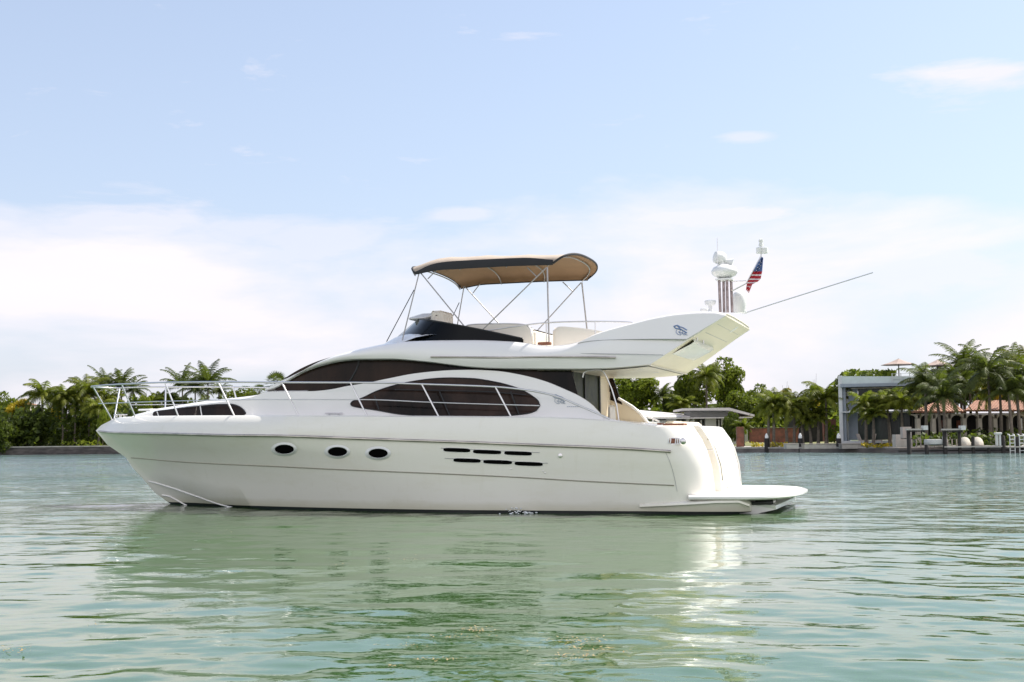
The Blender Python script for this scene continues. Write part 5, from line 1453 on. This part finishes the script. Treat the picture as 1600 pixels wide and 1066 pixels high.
# small white skiff stored behind the railing
def skiff(px0, px1, y, Y, label):
    a_, b_ = at(px0, y, Y), at(px1, y, Y); o = thing('dinghy', (a_ + b_) / 2, label, 'dinghy'); hl = (b_.x - a_.x) / 2; rows = []
    for k in range(9):
        f = k / 8 * 2 - 1; w_ = .55 * (1 - max(0, -f) ** 2.5) + .02; rows.append([(f * hl, w_, .25), (f * hl, w_ * .8, -.05), (f * hl, 0, -.15), (f * hl, -w_ * .8, -.05), (f * hl, -w_, .25)])
    mb = MB(); mb.grid(rows); mb.add(rows[-1], [tuple(range(5))]); q = mb.build('hull', 'white', o, 50); sm = q.modifiers.new('s', 'SOLIDIFY'); sm.thickness = .04
    mb = MB(); mb.box((0, 0, .12), (.3, 1.0, .05)); mb.box((hl * .5, 0, .12), (.25, 1.0, .05)); mb.build('thwart', 'wfurn', o)
    mb = MB(); mb.box((hl + .1, 0, .25), (.25, .3, .45), bev=.05); mb.build('outboard_motor', 'plast', o)
skiff(1444, 1474, 693, YD + .2, 'small pale dinghy lying at the dock under the left lift')
# covered jet skis
for cx_, lb in ((1511, 'left one of two small craft under cream covers on the dock'), (1531, 'right one of two small craft under cream covers on the dock')):
    c_ = at(cx_, 696.5, YD - .2); o = thing('covered_watercraft', c_, lb, 'covered craft', 'covered craft on the dock')
    mb = MB(); rows = []
    for k in range(13):
        f = k / 12 * 2 - 1; w_ = .36 * (1 - abs(f) ** 3) + .04; h_ = (.30 + .20 * math.exp(-((f + .15) / .3) ** 2)) * (1 - abs(f) ** 4) + .04
        rows.append([(w_ * math.cos(a), f * .9 * .5 + .5, max(0, h_ * math.sin(a) ** .8) + .03) for a in np.linspace(0, math.pi, 11)])
    mb.grid(rows, flip=True); mb.add(rows[0], [tuple(range(11))]); mb.build('cover', 'beige', o, 60)
    mb = MB(); mb.box((0, .5, .015), (.8, 1.1, .03)); mb.build('cradle', 'wood_grey', o)
# white davits and ladder
for cx_, lb in ((1560, 'white upright dock pedestal beside the covered craft'), (1582, 'white dock ladder near the right edge of the dock'), (1597, 'white dock ladder cut off by the right edge of the picture')):
    c_ = at(cx_, 697, YD - .5); o = thing('dock_pedestal' if cx_ == 1560 else 'dock_ladder', c_, lb, 'pedestal' if cx_ == 1560 else 'ladder'); z_ = 18 / F * YD
    if cx_ == 1560:
        mb = MB(); mb.box((-.1, 0, z_ / 2), (.10, .2, z_)); mb.box((.1, 0, z_ / 2), (.10, .2, z_)); mb.build('post', 'white', o)
        mb = MB(); mb.box((0, 0, z_ + .05), (.42, .34, .14), bev=.03); mb.build('cap', 'white', o)
    else:
        for sg in (-1, 1):
            mb = MB(); mb.tube([(sg * .16, 0, -.5), (sg * .16, 0, z_ * .85), (sg * .16, .1, z_ * .97), (sg * .16, .3, z_)], .04); mb.build('rail', 'white', o, 60)
        mb = MB()
        for k in range(5): mb.tube([(-.16, 0, -.3 + k * .24), (.16, 0, -.3 + k * .24)], .03)
        mb.build('rungs', 'white', o, 60)
# low stucco planter wall at the left end of the dock
o = hthing('planter_wall', 1404, 90, 'pinkish stucco planter wall at the left end of the dock', 'planter'); bpart(o, 'pier', 'wfurn', [(1400, 1407, 679, 700, 88, .8), (1411, 1424, 667, 685, 89, .6)]); bpart(o, 'box', 'wfurn', [(1407, 1418, 686, 700, 88.2, .6)])

# ------------------------------------------------------------ small stuff on the water
mb = MB(); rg = random.Random(5)
for (cx_, cy_, sx_, sy_, n_) in ((20, 1018, 26, 5, 70), (150, 980, 20, 5, 14), (700, 998, 60, 4, 90), (745, 988, 30, 5, 120), (650, 1012, 50, 4, 60), (690, 1034, 60, 5, 80), (905, 1004, 50, 7, 170), (930, 1018, 55, 5, 120), (900, 1030, 50, 6, 100), (340, 832, 30, 4, 30), (535, 885, 30, 3, 14), (640, 876, 30, 4, 40), (300, 835, 40, 5, 24), (620, 1045, 16, 2, 20), (1150, 870, 120, 60, 12)):
    for k in range(int(n_ * .45)):
        x = rg.gauss(cx_, sx_ * .5); y = rg.gauss(cy_, sy_ * .5); d = ray(x, y); k_ = -CH / d.z; P_ = Vector((0, 0, CH)) + d * k_; s_ = rg.uniform(.004, .016); a = rg.random() * 3.14; da = Vector((math.cos(a), math.sin(a), rg.uniform(-.1, .3))) * s_; db = Vector((-math.sin(a), math.cos(a), 0)) * s_ * .4
        P_.z = .012 + rg.uniform(0, .01); mb.add([P_ - da, P_ + db, P_ + da, P_ - db], [(0, 1, 2, 3)])
MT['weed'] = mat('sargassum', (.34, .26, .13), .7, col2=(.20, .14, .05), vscale=12)
tag(kind(mb.build('floating_seaweed', 'weed', None), 'stuff'), 'scattered brown floating seaweed bits on the near water', 'seaweed')
mb = MB(); p = [zloc(x, 0, 0) for x in ()]
MT['foam'] = mat('foam_white', (.8, .82, .82), .6)
rg = random.Random(9)
for k in range(34):
    x = rg.gauss(815, 14); a_, t_, z_ = trace(x, 803, lambda a, z: Wch(a) + .05); P_ = YO + AX * a_ + PT * (t_ + abs(rg.gauss(0, .12))); s_ = rg.uniform(.01, .03); P_.z = rg.uniform(.0, .09) * (1 if abs(x - 805) < 12 else .3)
    mb.lathe([(s_ * .3, -s_ * .5), (s_, 0), (s_ * .3, s_ * .5)], P_, 6)
tag(kind(mb.build('foam', 'foam', None, 60), 'stuff'), 'small splash of white foam at the waterline amidships', 'foam')
